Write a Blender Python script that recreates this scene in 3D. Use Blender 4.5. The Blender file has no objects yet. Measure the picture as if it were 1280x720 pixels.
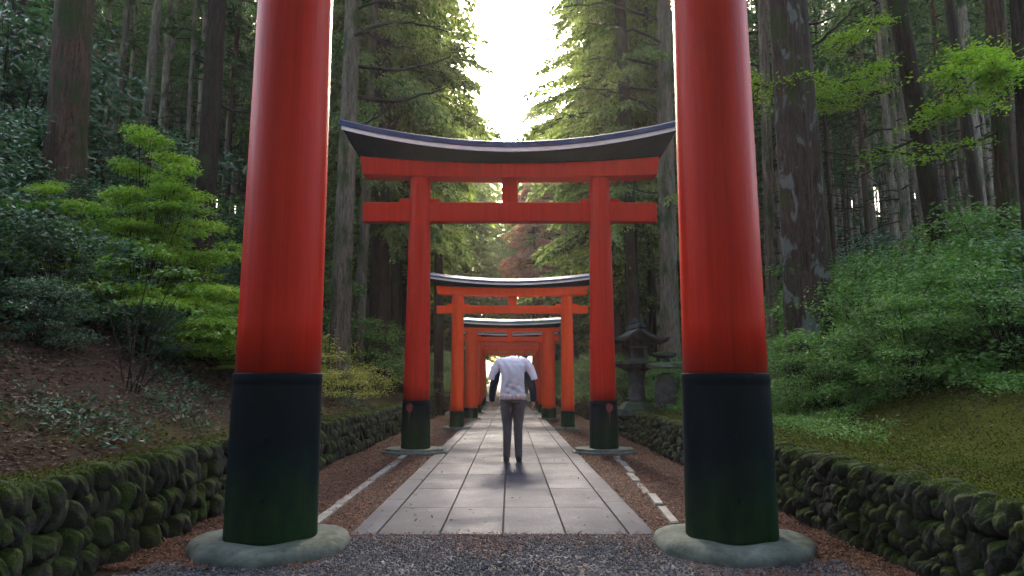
import bpy, math, random
import numpy as np
from mathutils import Vector, Matrix
R = math.radians
rng = np.random.default_rng(7)
random.seed(7)
scene = bpy.context.scene
COL = scene.collection

# ------------------------------------------------------------------ camera
cam_d = bpy.data.cameras.new('camera'); cam = bpy.data.objects.new('camera', cam_d); COL.objects.link(cam)
cam_d.sensor_width = 36.0; cam_d.lens = 850/1280*36
cam_d.clip_end = 600
cam.location = (0.05, 0, 1.15)
PITCH = math.atan(118/850)
cam.rotation_euler = (R(90)+PITCH, 0, -math.atan(3/850))
scene.camera = cam

# ------------------------------------------------------------------ world, sun, exposure
SUN_EL, SUN_AZ = 31, -2          # the sun stands in the gap of the crowns, beyond the far gates
w = bpy.data.worlds.new('World'); scene.world = w; w.use_nodes = True
nt = w.node_tree; bg = nt.nodes['Background']
sky = nt.nodes.new('ShaderNodeTexSky'); sky.sky_type = 'NISHITA'; sky.sun_disc = False
sky.sun_elevation = R(SUN_EL); sky.sun_rotation = R(SUN_AZ)
sky.dust_density = 7; sky.air_density = 1.0; sky.ozone_density = 0.6
nt.links.new(sky.outputs[0], bg.inputs[0]); bg.inputs[1].default_value = 0.15
sl = bpy.data.lights.new('sun', 'SUN'); sl.energy = .95; sl.angle = R(12); sl.color = (1, .93, .84)
so = bpy.data.objects.new('sun', sl); COL.objects.link(so)
d = Vector((math.sin(R(SUN_AZ))*math.cos(R(SUN_EL)), math.cos(R(SUN_AZ))*math.cos(R(SUN_EL)), math.sin(R(SUN_EL))))
so.rotation_euler = d.to_track_quat('Z', 'Y').to_euler()
so.location = (0, 0, 60)
scene.view_settings.view_transform = 'Standard'; scene.view_settings.look = 'None'
scene.view_settings.exposure = 3.35; scene.view_settings.gamma = 1
scene.cycles.max_bounces = 7; scene.cycles.diffuse_bounces = 4; scene.cycles.transmission_bounces = 4
scene.cycles.glossy_bounces = 2; scene.cycles.volume_bounces = 1; scene.cycles.transparent_max_bounces = 4
scene.cycles.use_denoising = True
scene.cycles.sample_clamp_indirect = 6

# ------------------------------------------------------------------ helpers: pixels to world points
FPX = 850.0
def ray(px, py):
    a = (px-640)/FPX; b = -(py-360)/FPX
    y = math.cos(PITCH)-b*math.sin(PITCH); z = math.sin(PITCH)+b*math.cos(PITCH)
    yw = math.atan(3/850)
    return a*math.cos(yw)+y*math.sin(yw), -a*math.sin(yw)+y*math.cos(yw), z
def at(px, py, Y):
    x, y, z = ray(px, py)
    return Vector((0.05+x*Y/y, Y, 1.15+z*Y/y))

# ------------------------------------------------------------------ helpers: nodes and materials
def mat(name):
    m = bpy.data.materials.new(name); m.use_nodes = True
    n = m.node_tree.nodes; l = m.node_tree.links
    return m, n, l, n['Principled BSDF']
def setin(node, **kw):
    for k, v in kw.items():
        node.inputs[k.replace('_', ' ')].default_value = v
def ramp(n, stops):
    r = n.new('ShaderNodeValToRGB'); e = r.color_ramp.elements
    while len(e) < len(stops): e.new(0.5)
    for i, (p, c) in enumerate(stops):
        e[i].position = p; e[i].color = (*c, 1) if len(c) == 3 else c
    return r
def noise(n, l, scale, detail=4, rough=.55, vec=None, dist=0):
    t = n.new('ShaderNodeTexNoise'); setin(t, Scale=scale, Detail=detail, Roughness=rough, Distortion=dist)
    if vec is not None: l.new(vec, t.inputs['Vector'])
    return t
def coords(n, l, scale=(1, 1, 1)):
    tc = n.new('ShaderNodeTexCoord'); mp = n.new('ShaderNodeMapping'); mp.inputs['Scale'].default_value = scale
    l.new(tc.outputs['Object'], mp.inputs['Vector']); return mp.outputs[0]
def mix(n, l, fac, a, b, mode='MIX'):
    m = n.new('ShaderNodeMix'); m.data_type = 'RGBA'; m.blend_type = mode
    for s, v in ((m.inputs['Factor'], fac), (m.inputs[6], a), (m.inputs[7], b)):
        if hasattr(v, 'is_linked'): l.new(v, s)
        elif isinstance(v, (int, float)): s.default_value = v
        else: s.default_value = (*v, 1)
    return m.outputs[2]
def bump(n, l, h, strength, dist, bsdf):
    b = n.new('ShaderNodeBump'); setin(b, Strength=strength, Distance=dist); l.new(h, b.inputs['Height'])
    l.new(b.outputs[0], bsdf.inputs['Normal']); return b
def mrange(n, l, v, a, b, c=0, d_=1):
    m = n.new('ShaderNodeMapRange'); l.new(v, m.inputs[0])
    m.inputs[1].default_value = a; m.inputs[2].default_value = b; m.inputs[3].default_value = c; m.inputs[4].default_value = d_
    return m.outputs[0]

def leaf_mat(name, stops, trans=.4, rough=.5, spec=.3):
    m, n, l, p = mat(name)
    a = n.new('ShaderNodeAttribute'); a.attribute_name = 'tint'
    r = ramp(n, stops); l.new(a.outputs['Fac'], r.inputs[0])
    l.new(r.outputs[0], p.inputs['Base Color']); setin(p, Roughness=rough); p.inputs['Specular IOR Level'].default_value = spec
    t = n.new('ShaderNodeBsdfTranslucent'); br = mix(n, l, 1.0, r.outputs[0], (1.25, 1.3, .6), 'MULTIPLY'); l.new(br, t.inputs[0])
    ms = n.new('ShaderNodeMixShader'); ms.inputs[0].default_value = trans
    l.new(p.outputs[0], ms.inputs[1]); l.new(t.outputs[0], ms.inputs[2]); l.new(ms.outputs[0], n['Material Output'].inputs[0])
    return m
def bark_mat(name, c0, c1, moss=(.035, .055, .015), mossamt=.5, scale=1.0, lichen=None):
    m, n, l, p = mat(name)
    v = coords(n, l, (9*scale, 9*scale, .9*scale))
    na = noise(n, l, 3.0, 8, .72, v, .6); nb_ = noise(n, l, 7.0, 5, .7, coords(n, l, (9*scale, 9*scale, 2.6*scale)), .3)
    n1 = n.new('ShaderNodeMath'); n1.operation = 'MULTIPLY_ADD'; l.new(nb_.outputs[0], n1.inputs[0]); n1.inputs[1].default_value = .45
    sb_ = n.new('ShaderNodeMath'); sb_.operation = 'SUBTRACT'; l.new(na.outputs[0], sb_.inputs[0]); sb_.inputs[1].default_value = .22; l.new(sb_.outputs[0], n1.inputs[2])
    r = ramp(n, [(.36, c0), (.64, c1)]); l.new(n1.outputs[0], r.inputs[0])
    v2 = coords(n, l, (1, 1, .45)); n2 = noise(n, l, 2.2, 5, .6, v2)
    c = mix(n, l, mrange(n, l, n2.outputs[0], .62-mossamt*.25, .74-mossamt*.25), r.outputs[0], moss)
    if lichen:
        n3 = noise(n, l, 3.1, 6, .62, coords(n, l, (1.2, 1.2, .55)), .5)
        c = mix(n, l, mrange(n, l, n3.outputs[0], .56, .6), c, lichen)
    l.new(c, p.inputs['Base Color']); setin(p, Roughness=.92); p.inputs['Specular IOR Level'].default_value = .15
    bump(n, l, n1.outputs[0], .9, .05, p)
    return m

M = {}
def red_mat(name, c0, c1):
    m, n, l, p = mat(name)
    v = coords(n, l, (9, 9, .3)); n1 = noise(n, l, 2.2, 7, .68, v)
    r = ramp(n, [(.35, c0), (.68, c1)]); l.new(n1.outputs[0], r.inputs[0])
    n2 = noise(n, l, 1.3, 6, .7, coords(n, l, (1, 1, .5)))
    c = mix(n, l, mrange(n, l, n2.outputs[0], .56, .72, 0, .4), r.outputs[0], (.14, .02, .012))
    l.new(c, p.inputs['Base Color'])
    rr = mrange(n, l, n1.outputs[0], .3, .7, .34, .52); l.new(rr, p.inputs['Roughness'])
    p.inputs['Specular IOR Level'].default_value = .13
    n3 = noise(n, l, 4.0, 4, .6, coords(n, l, (20, 20, .5)))
    bump(n, l, n3.outputs[0], .22, .012, p)
    return m
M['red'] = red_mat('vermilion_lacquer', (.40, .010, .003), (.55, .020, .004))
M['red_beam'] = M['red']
M['red_lit'] = red_mat('lit_vermilion_lacquer', (.80, .065, .012), (.86, .095, .015))  # same lacquer in a brighter colour, standing in for light on the far gates
def black_mat():
    m, n, l, p = mat('black_lacquer_algae')
    tc = n.new('ShaderNodeTexCoord'); sp = n.new('ShaderNodeSeparateXYZ'); l.new(tc.outputs['Object'], sp.inputs[0])
    n1 = noise(n, l, 2.5, 5, .65, coords(n, l, (1, 1, .3)))
    ad = n.new('ShaderNodeMath'); ad.operation = 'MULTIPLY_ADD'; l.new(n1.outputs[0], ad.inputs[0]); ad.inputs[1].default_value = -.9
    l.new(sp.outputs[2], ad.inputs[2])
    f = mrange(n, l, ad.outputs[0], .25, -.42)
    base = ramp(n, [(.3, (.0012, .0055, .009)), (.8, (.0025, .011, .016))]); l.new(n1.outputs[0], base.inputs[0])
    n2 = noise(n, l, 14, 5, .6, coords(n, l, (1, 1, .4)))
    al = ramp(n, [(.3, (.004, .020, .010)), (.75, (.018, .052, .010))]); l.new(n2.outputs[0], al.inputs[0])
    c = mix(n, l, f, base.outputs[0], al.outputs[0]); l.new(c, p.inputs['Base Color'])
    setin(p, Roughness=.55); p.inputs['Specular IOR Level'].default_value = .06; bump(n, l, n2.outputs[0], .3, .01, p)
    return m
M['black'] = black_mat()
def flat_mat(name, c, rough=.5, var=.25, sc=6, spec=.4, b=.1):
    m, n, l, p = mat(name)
    n1 = noise(n, l, sc, 5, .6, coords(n, l))
    r = ramp(n, [(.3, tuple(x*(1-var) for x in c)), (.7, tuple(min(1, x*(1+var)) for x in c))]); l.new(n1.outputs[0], r.inputs[0])
    l.new(r.outputs[0], p.inputs['Base Color']); setin(p, Roughness=rough); p.inputs['Specular IOR Level'].default_value = spec
    if b: bump(n, l, n1.outputs[0], b, .02, p)
    return m
M['navy'] = flat_mat('dark_navy_paint', (.002, .005, .013), .6, .3, 6, .06)
M['roof_blue'] = flat_mat('weathered_navy_roof', (.030, .045, .10), .6, .3, 3, .1)
M['white_line'] = flat_mat('white_painted_edge', (.86, .88, .9), .5, .08)
M['teal'] = flat_mat('weathered_copper_cap', (.10, .22, .24), .6, .25)
M['spot'] = flat_mat('flaking_red_spot', (.17, .022, .026), .7, .35, 20)
def stone_mat(name, c0, c1, moss=None, amt=.5, sc=8, b=.5, bd=.02):
    m, n, l, p = mat(name)
    n1 = noise(n, l, sc, 8, .65, coords(n, l)); r = ramp(n, [(.32, c0), (.68, c1)]); l.new(n1.outputs[0], r.inputs[0])
    c = r.outputs[0]
    n2 = noise(n, l, sc*12, 3, .7, coords(n, l))
    if moss:
        g = n.new('ShaderNodeNewGeometry'); sp = n.new('ShaderNodeSeparateXYZ'); l.new(g.outputs['Normal'], sp.inputs[0])
        n3 = noise(n, l, sc*.45, 6, .65, coords(n, l))
        ad = n.new('ShaderNodeMath'); ad.operation = 'MULTIPLY_ADD'; l.new(sp.outputs[2], ad.inputs[0]); ad.inputs[1].default_value = .25; l.new(n3.outputs[0], ad.inputs[2])
        rm = ramp(n, [(.3, tuple(x*.6 for x in moss)), (.7, tuple(x*1.5 for x in moss))]); l.new(n2.outputs[0], rm.inputs[0])
        c = mix(n, l, mrange(n, l, ad.outputs[0], .62-amt*.3, .78-amt*.3), c, rm.outputs[0])
    l.new(c, p.inputs['Base Color']); setin(p, Roughness=.9); p.inputs['Specular IOR Level'].default_value = .2
    mm = n.new('ShaderNodeMath'); mm.operation = 'MULTIPLY_ADD'; l.new(n2.outputs[0], mm.inputs[0]); mm.inputs[1].default_value = .4; l.new(n1.outputs[0], mm.inputs[2])
    bump(n, l, mm.outputs[0], b, bd, p)
    return m
M['footing'] = stone_mat('mossy_concrete', (.05, .06, .05), (.14, .155, .13), (.03, .045, .02), -.55, 7, .6)
M['wall_stone'] = stone_mat('moss_covered_field_stone', (.016, .018, .014), (.06, .057, .04), (.030, .045, .008), .42, 5, .9, .03)
M['lantern'] = stone_mat('dark_lantern_stone', (.03, .034, .036), (.10, .11, .11), (.03, .06, .02), .35, 6)
M['lantern_roof'] = stone_mat('pale_weathered_roof_stone', (.012, .018, .028), (.04, .055, .07), None, 0, 6)
M['kerb'] = stone_mat('pale_kerb_stone', (.13, .12, .10), (.24, .225, .20), (.08, .09, .04), -.8, 6)
M['branch_dark'] = flat_mat('dead_branch_bark', (.035, .03, .022), .9, .4, 8, .1)

def path_mat():
    m, n, l, p = mat('granite_paving')
    a = n.new('ShaderNodeAttribute'); a.attribute_name = 'tint'
    r = ramp(n, [(0, (.040, .043, .060)), (1, (.062, .065, .087))]); l.new(a.outputs['Fac'], r.inputs[0])
    v = coords(n, l)
    n1 = noise(n, l, 42, 5, .9, v); c = mix(n, l, mrange(n, l, n1.outputs[0], .42, .58, 0, .85), r.outputs[0], (.022, .022, .027))
    n2 = noise(n, l, 1.6, 6, .65, v); c = mix(n, l, mrange(n, l, n2.outputs[0], .48, .72, 0, .45), c, (.05, .05, .052))
    n5 = noise(n, l, 5.5, 6, .7, v); c = mix(n, l, mrange(n, l, n5.outputs[0], .55, .7, 0, .3), c, (.10, .105, .135))
    l.new(c, p.inputs['Base Color']); rr = mrange(n, l, n2.outputs[0], .3, .7, .55, .8); l.new(rr, p.inputs['Roughness'])
    p.inputs['Specular IOR Level'].default_value = .05
    bump(n, l, n1.outputs[0], .4, .006, p)
    return m
M['path'] = path_mat()
M['joint'] = flat_mat('dark_joint_sand', (.06, .055, .045), .95, .3, 20, .1)

def ground_mat():
    m, n, l, p = mat('forest_floor_litter')
    v = coords(n, l)
    n1 = noise(n, l, 26, 6, .75, v); r = ramp(n, [(.3, (.018, .011, .008)), (.5, (.045, .029, .02)), (.7, (.11, .068, .048))]); l.new(n1.outputs[0], r.inputs[0])
    n4 = noise(n, l, .9, 5, .6, v); c = mix(n, l, mrange(n, l, n4.outputs[0], .4, .65, 0, .55), r.outputs[0], (.03, .022, .016))
    a = n.new('ShaderNodeAttribute'); a.attribute_name = 'moss'
    n2 = noise(n, l, 60, 4, .7, v); g = ramp(n, [(.3, (.03, .04, .006)), (.7, (.12, .13, .018))]); l.new(n2.outputs[0], g.inputs[0])
    c = mix(n, l, a.outputs['Fac'], c, g.outputs[0])
    l.new(c, p.inputs['Base Color']); setin(p, Roughness=.95); p.inputs['Specular IOR Level'].default_value = .1
    bump(n, l, n1.outputs[0], .9, .04, p)
    return m
M['ground'] = ground_mat()
def gravel_mat():
    m, n, l, p = mat('grey_gravel')
    v = coords(n, l); vo = n.new('ShaderNodeTexVoronoi'); setin(vo, Scale=55); l.new(v, vo.inputs['Vector'])
    hs = n.new('ShaderNodeSeparateColor'); l.new(vo.outputs['Color'], hs.inputs[0])
    r = ramp(n, [(0, (.025, .022, .02)), (.6, (.07, .068, .072)), (1, (.13, .13, .14))]); l.new(hs.outputs[0], r.inputs[0])
    n1 = noise(n, l, 2.6, 5, .7, v); c = mix(n, l, mrange(n, l, n1.outputs[0], .46, .56, 0, .8), r.outputs[0], (.055, .032, .022))
    l.new(c, p.inputs['Base Color']); setin(p, Roughness=.85); bump(n, l, vo.outputs['Distance'], .9, .015, p)
    return m
M['gravel'] = gravel_mat()
M['pebble'] = leaf_mat('gravel_pebbles', [(0, (.03, .02, .016)), (.4, (.05, .048, .052)), (.7, (.085, .086, .098)), (1, (.17, .17, .19))], 0, .8)
M['litter'] = leaf_mat('dry_fallen_leaves', [(0, (.035, .018, .012)), (.45, (.085, .045, .03)), (.8, (.15, .08, .055)), (.93, (.20, .13, .09)), (1, (.36, .33, .29))], .15, .8)
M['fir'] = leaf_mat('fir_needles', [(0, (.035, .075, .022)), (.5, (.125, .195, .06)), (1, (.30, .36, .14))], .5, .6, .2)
M['fir_pale'] = leaf_mat('sunlit_needles', [(0, (.11, .16, .05)), (.5, (.24, .31, .10)), (1, (.36, .42, .17))], .5, .6, .2)  # paler copy of the fir needles, backlit glow put into the colour
M['cedar'] = leaf_mat('cedar_needles', [(0, (.02, .055, .022)), (.5, (.05, .11, .042)), (1, (.10, .17, .07))], .35, .6, .2)
M['maple'] = leaf_mat('fresh_green_leaves', [(0, (.07, .15, .01)), (.5, (.16, .31, .018)), (1, (.28, .43, .04))], .45, .5)
M['shrub_dark'] = leaf_mat('glossy_dark_leaves', [(0, (.012, .045, .020)), (.6, (.035, .10, .045)), (1, (.08, .18, .09))], .25, .35, .5)
M['shrub_mid'] = leaf_mat('mid_green_leaves', [(0, (.04, .11, .02)), (.6, (.09, .22, .04)), (1, (.18, .35, .08))], .35, .45, .4)
M['yellow'] = leaf_mat('yellow_green_leaves', [(0, (.16, .19, .03)), (.6, (.42, .42, .09)), (1, (.6, .55, .2))], .4, .5)
M['autumn'] = leaf_mat('russet_leaves', [(0, (.30, .10, .07)), (.6, (.55, .24, .17)), (1, (.65, .42, .30))], .45, .5)
M['needles'] = leaf_mat('reddish_needle_litter', [(0, (.05, .022, .014)), (.5, (.15, .068, .042)), (.9, (.26, .13, .085)), (1, (.34, .24, .17))], .1, .85)
M['mossblade'] = leaf_mat('moss_tufts', [(0, (.022, .038, .004)), (.6, (.065, .088, .01)), (1, (.12, .14, .02))], .2, .8, .1)
M['bark_dark'] = bark_mat('dark_cedar_bark', (.012, .009, .007), (.055, .038, .027), mossamt=.35)
M['bark_red'] = bark_mat('reddish_cedar_bark', (.03, .02, .014), (.13, .08, .055), mossamt=.5)
M['bark_grey'] = bark_mat('grey_lichen_bark', (.018, .014, .011), (.085, .065, .05), mossamt=.3, lichen=(.12, .14, .13))
M['bark_pale'] = bark_mat('pale_trunk_bark', (.05, .042, .03), (.21, .175, .125), mossamt=.45)
M['bark_far'] = bark_mat('slender_cedar_bark', (.09, .07, .05), (.36, .30, .22), mossamt=.55, scale=1.3)

# ------------------------------------------------------------------ helpers: geometry
class Geo:
    def __init__(s): s.v = []; s.f = []; s.t = []; s.n = 0
    def add(s, verts, faces, tint=None):
        verts = np.asarray(verts, float).reshape(-1, 3)
        for fa in (faces if isinstance(faces, list) else [faces]):
            fa = np.asarray(fa, int)
            if fa.size: s.f.append(fa + s.n)
        s.v.append(verts); s.t.append(np.full(len(verts), .5) if tint is None else np.broadcast_to(tint, (len(verts),)).astype(float))
        s.n += len(verts); return s
    def mesh(s, name, material, smooth=True, attr='tint', split=None, second=None):
        me = bpy.data.meshes.new(name)
        V = np.concatenate(s.v); T = np.concatenate(s.t)
        me.vertices.add(len(V)); me.vertices.foreach_set('co', V.ravel().astype(np.float32))
        loops = np.concatenate([f.ravel() for f in s.f]); tot = np.concatenate([np.full(len(f), f.shape[1]) for f in s.f])
        st = np.concatenate([[0], np.cumsum(tot)[:-1]])
        me.loops.add(len(loops)); me.loops.foreach_set('vertex_index', loops.astype(np.int32))
        me.polygons.add(len(tot)); me.polygons.foreach_set('loop_start', st.astype(np.int32))
        me.polygons.foreach_set('use_smooth', np.full(len(tot), smooth))
        a = me.attributes.new(attr, 'FLOAT', 'POINT'); a.data.foreach_set('value', T.astype(np.float32))
        me.update(calc_edges=True)
        me.materials.append(material)
        if split is not None and second is not None:
            me.materials.append(second); k = sum(len(f) for f in s.f[:split]); mi = np.zeros(len(tot), np.int32); mi[k:] = 1
            me.polygons.foreach_set('material_index', mi)
        return me
def link(name, me, parent=None, loc=(0, 0, 0), kind=None, label=None, cat=None, group=None):
    o = bpy.data.objects.new(name, me); COL.objects.link(o); o.location = loc
    if parent is not None: o.parent = parent
    if kind: o['kind'] = kind
    if label: o['label'] = label
    if cat: o['category'] = cat
    if group: o['group'] = group
    return o
def thing(name, label, cat, loc=(0, 0, 0), group=None): return link(name, None, None, loc, None, label, cat, group)
def copy_tree(o, parent=None, label=None):
    c = o.copy(); COL.objects.link(c); c.parent = parent
    if label: c['label'] = label
    for ch in o.children: copy_tree(ch, c)
    return c
def grid_faces(nr, nc, closed=True):
    i = np.arange(nr-1)[:, None]; j = np.arange(nc if closed else nc-1)[None, :]
    a = i*nc+j; b = i*nc+(j+1) % nc; return np.stack([a, b, b+nc, a+nc], -1).reshape(-1, 4)
def frames(P):
    P = np.asarray(P, float); T = np.gradient(P, axis=0); T /= np.linalg.norm(T, axis=1)[:, None]+1e-9
    ref = np.array([0, 0, 1.]) if abs(T[0][2]) < .8 else np.array([1., 0, 0])
    A = np.cross(T, ref); A /= np.linalg.norm(A, axis=1)[:, None]+1e-9; B = np.cross(T, A); return T, A, B
def tube(g, P, r, nc=8, tint=.5, cap=True, jit=0):
    P = np.asarray(P, float); r = np.broadcast_to(r, (len(P),)); T, A, B = frames(P)
    th = np.linspace(0, 2*np.pi, nc, endpoint=False)
    rr = r[:, None]*(1+jit*rng.normal(size=(len(P), nc))) if jit else r[:, None]*np.ones((1, nc))
    V = P[:, None]+rr[..., None]*(np.cos(th)[None, :, None]*A[:, None]+np.sin(th)[None, :, None]*B[:, None])
    f = [grid_faces(len(P), nc)]
    if cap: f += [np.arange(nc)[None, ::-1], (np.arange(nc)+(len(P)-1)*nc)[None]]
    g.add(V.reshape(-1, 3), f, tint)
def lathe(g, prof, nc=48, c=(0, 0, 0), sx=1, sy=1, rot=0, cap=True):
    prof = np.asarray(prof, float); th = np.linspace(0, 2*np.pi, nc, endpoint=False)+rot
    V = np.stack([prof[:, :1]*np.cos(th)*sx+c[0], prof[:, :1]*np.sin(th)*sy+c[1], np.broadcast_to(prof[:, 1:]+c[2], (len(prof), nc))], -1)
    f = [grid_faces(len(prof), nc)]
    if cap: f += [np.arange(nc)[None, ::-1], (np.arange(nc)+(len(prof)-1)*nc)[None]]
    g.add(V.reshape(-1, 3), f)
def box(g, x0, x1, y0, y1, z0, z1, b=.01, tint=.5):
    # a box with chamfered edges
    c = np.array([(x0+x1)/2, (y0+y1)/2, (z0+z1)/2]); h = np.array([x1-x0, y1-y0, z1-z0])/2; b = min(b, h.min()*.45)
    V = []; idx = {}
    for sx in (-1, 1):
        for sy in (-1, 1):
            for sz in (-1, 1):
                s = np.array([sx, sy, sz])
                for k in range(3):
                    o = h-b; o = o.copy(); o[k] = h[k]; idx[(sx, sy, sz, k)] = len(V); V.append(c+s*o)
    Q = []; Tn = []
    for k in range(3):
        i, j = (k+1) % 3, (k+2) % 3
        for s in (-1, 1):
            q = []
            for a, bb in ((-1, -1), (1, -1), (1, 1), (-1, 1)):
                t = [0]*3; t[k] = s; t[i] = a; t[j] = bb; q.append(idx[(*t, k)])
            Q.append(q if s > 0 else q[::-1])
    for k in range(3):
        i, j = (k+1) % 3, (k+2) % 3
        for a in (-1, 1):
            for bb in (-1, 1):
                t0 = [0]*3; t1 = [0]*3; t0[k] = -1; t1[k] = 1; t0[i] = t1[i] = a; t0[j] = t1[j] = bb
                q = [idx[(*t0, i)], idx[(*t1, i)], idx[(*t1, j)], idx[(*t0, j)]]
                Q.append(q if a*bb < 0 else q[::-1])
    for s in [(x, y, z) for x in (-1, 1) for y in (-1, 1) for z in (-1, 1)]:
        t = [idx[(*s, 0)], idx[(*s, 1)], idx[(*s, 2)]]
        Tn.append(t if s[0]*s[1]*s[2] > 0 else t[::-1])
    g.add(V, [np.array(Q), np.array(Tn)], tint)
def nrm(a): return a/(np.linalg.norm(a, axis=-1, keepdims=True)+1e-9)
def leaves(g, C, D, N, L, W, tint, fold=.25):
    # rhombic leaves: base, side, tip, side
    C = np.asarray(C); D = nrm(D); S = nrm(np.cross(D, N)); N = nrm(np.cross(S, D)); n = len(C)
    L = np.broadcast_to(L, (n,))[:, None]; W = np.broadcast_to(W, (n,))[:, None]
    m = C+D*L*.45
    V = np.stack([C, m+S*W*.5-N*W*fold, C+D*L, m-S*W*.5-N*W*fold], 1)
    g.add(V.reshape(-1, 3), np.arange(n*4).reshape(n, 4), np.repeat(tint, 4))
def fbm(x, y, s=1.0, o=4, seed=0):
    r = np.zeros_like(np.asarray(x, float)); a = 1; f = 1/s; rs = np.random.default_rng(seed)
    for k in range(o):
        ph = rs.uniform(0, 6.28, 6); an = rs.uniform(0, 6.28, 3)
        for q in range(3):
            r = r+a/3*np.sin((x*np.cos(an[q])+y*np.sin(an[q]))*f*2.1+ph[q]+.9*np.sin((x*np.sin(an[q])-y*np.cos(an[q]))*f*1.3+ph[q+3]))
        a *= .5; f *= 2.03
    return r

# ------------------------------------------------------------------ the terrain
WALL_X = 2.62
def sstep(a, b, x): t = np.clip((x-a)/(b-a), 0, 1); return t*t*(3-2*t)
def height(X, Y):
    X = np.asarray(X, float); Y = np.asarray(Y, float); a = np.abs(X)
    a = a-sstep(62, 75, Y)*2.5*sstep(2.5, 4, a); bank = sstep(WALL_X+.02, WALL_X+.12, a)
    left = .60+.48*np.clip(a-2.9, 0, 9)+.30*np.clip(a-11.9, 0, 30)
    right = .55+.26*np.clip(a-3.6, 0, 9)+.32*np.clip(a-12, 0, 30)
    z = np.where(X < 0, left, right)+.16*fbm(X, Y, 1.6, 4, 3)*np.clip((a-2.9)*.8, 0, 1.6)
    z = z*bank
    z = z-bank*.04*sstep(.0, .5, 3.2-a)
    z = z+(1-bank)*sstep(1.2, 1.5, a)*(.012*fbm(X, Y, .35, 3, 5)+.004)
    z = z+sstep(56, 120, Y)*12*sstep(4, 14, a)+sstep(8, 60, -Y)*12
    return z
def hz(x, y): return float(height(np.array([x]), np.array([y]))[0])
xs = np.concatenate([-np.geomspace(110, 14, 26)[:-1], np.linspace(-14, -3, 90)[:-1], np.linspace(-3, 3, 90)[:-1], np.linspace(3, 14, 90)[:-1], np.geomspace(14, 110, 26)])
ys = np.concatenate([np.linspace(-70, -14, 20)[:-1], np.linspace(-14, 1, 20)[:-1], np.linspace(1, 18, 150)[:-1], np.linspace(18, 60, 110)[:-1], np.linspace(60, 240, 40)])
XX, YY = np.meshgrid(xs, ys); ZZ = height(XX, YY)
g = Geo(); nn = fbm(XX, YY, .9, 5, 9)
moss = np.where(XX > 0, sstep(6.6, 4.0, XX)*sstep(-1.3, -.1, nn)*(XX > WALL_X), sstep(3.7, 2.8, -XX)*sstep(-.6, .6, nn)*.75*(-XX > WALL_X))
moss = np.maximum(moss, .5*sstep(.5, 1.2, nn)*(np.abs(XX) > WALL_X))
g.add(np.stack([XX, YY, ZZ], -1).reshape(-1, 3), grid_faces(len(ys), len(xs), False), moss.ravel())
link('ground', g.mesh('ground', M['ground'], True, 'moss'), kind='structure')

# gravel apron in front of the paving
g = Geo()
xg = np.linspace(-2.3, 2.3, 60); yv = np.linspace(0, 1, 30); Xg, Tv = np.meshgrid(xg, yv)
edge = np.where(np.abs(Xg) < 1.25, 5.29, 5.29-sstep(1.25, 1.6, np.abs(Xg))*1.0)+.05*np.sin(Xg*9)*(np.abs(Xg) > 1.25)
Yg = 1.0+(edge-1.0)*Tv
g.add(np.stack([Xg, Yg, .018+.004*fbm(Xg, Yg, .3, 2)], -1).reshape(-1, 3), grid_faces(30, 60, False))
link('gravel', g.mesh('gravel', M['gravel']), kind='structure')
def scatter_pebbles(n):
    g = Geo(); x = rng.uniform(-2.2, 2.2, n); y = 5.3-rng.uniform(0, 1.5, n)**1.1
    k = (np.abs(x) < 1.15) | (y < 4.55); x = x[k]; y = y[k]; n = len(x)
    oc = np.array([[1, 0, 0], [0, 1, 0], [-1, 0, 0], [0, -1, 0], [0, 0, 1], [0, 0, -1]], float)
    fc = np.array([[0, 1, 4], [1, 2, 4], [2, 3, 4], [3, 0, 4], [1, 0, 5], [2, 1, 5], [3, 2, 5], [0, 3, 5]])
    s = rng.uniform(.005, .013, (n, 1, 1)); V = oc[None]*s*rng.uniform(.7, 1.3, (n, 6, 1))
    a = rng.uniform(0, 6.28, n); c, si = np.cos(a)[:, None], np.sin(a)[:, None]
    V = np.stack([V[..., 0]*c-V[..., 1]*si, V[..., 0]*si+V[..., 1]*c, V[..., 2]*.7], -1)+np.stack([x, y, np.full(n, .022)], -1)[:, None]
    F = (np.arange(n)[:, None, None]*6+fc[None]).reshape(-1, 3)
    g.add(V.reshape(-1, 3), F, np.repeat(rng.beta(1.6, 1.8, n), 6)); return g
link('gravel_pebbles', scatter_pebbles(22000).mesh('gravel_pebbles', M['pebble'], False), kind='stuff', label='loose grey pebbles lying before the first slabs of the path', cat='gravel')

# the stone path: border strips and four columns of slabs
g = Geo(); box(g, -1.135, 1.135, 5.31, 64, -.04, .010, .004); link('path_bedding', g.mesh('path_bedding', M['joint']), kind='structure')
g = Geo(); cols = [(-1.15, -.955), (-.945, -.478), (-.470, -.004), (.004, .470), (.478, .945), (.955, 1.15)]
for ci, (x0, x1) in enumerate(cols):
    y = 5.3; L = 1.12 if 0 < ci < 5 else 1.6
    first = True
    while y < 62:
        l_ = L if 0 < ci < 5 else random.uniform(1.3, 2.1)
        dz = random.uniform(-.0015, .0015)
        box(g, x0+.002, x1-.002, y+.0012, min(y+l_, 62.5)-.0012, -.03, .022+dz, .0035, random.random())
        y += l_
link('path', g.mesh('path', M['path'], False), kind='structure')

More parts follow.
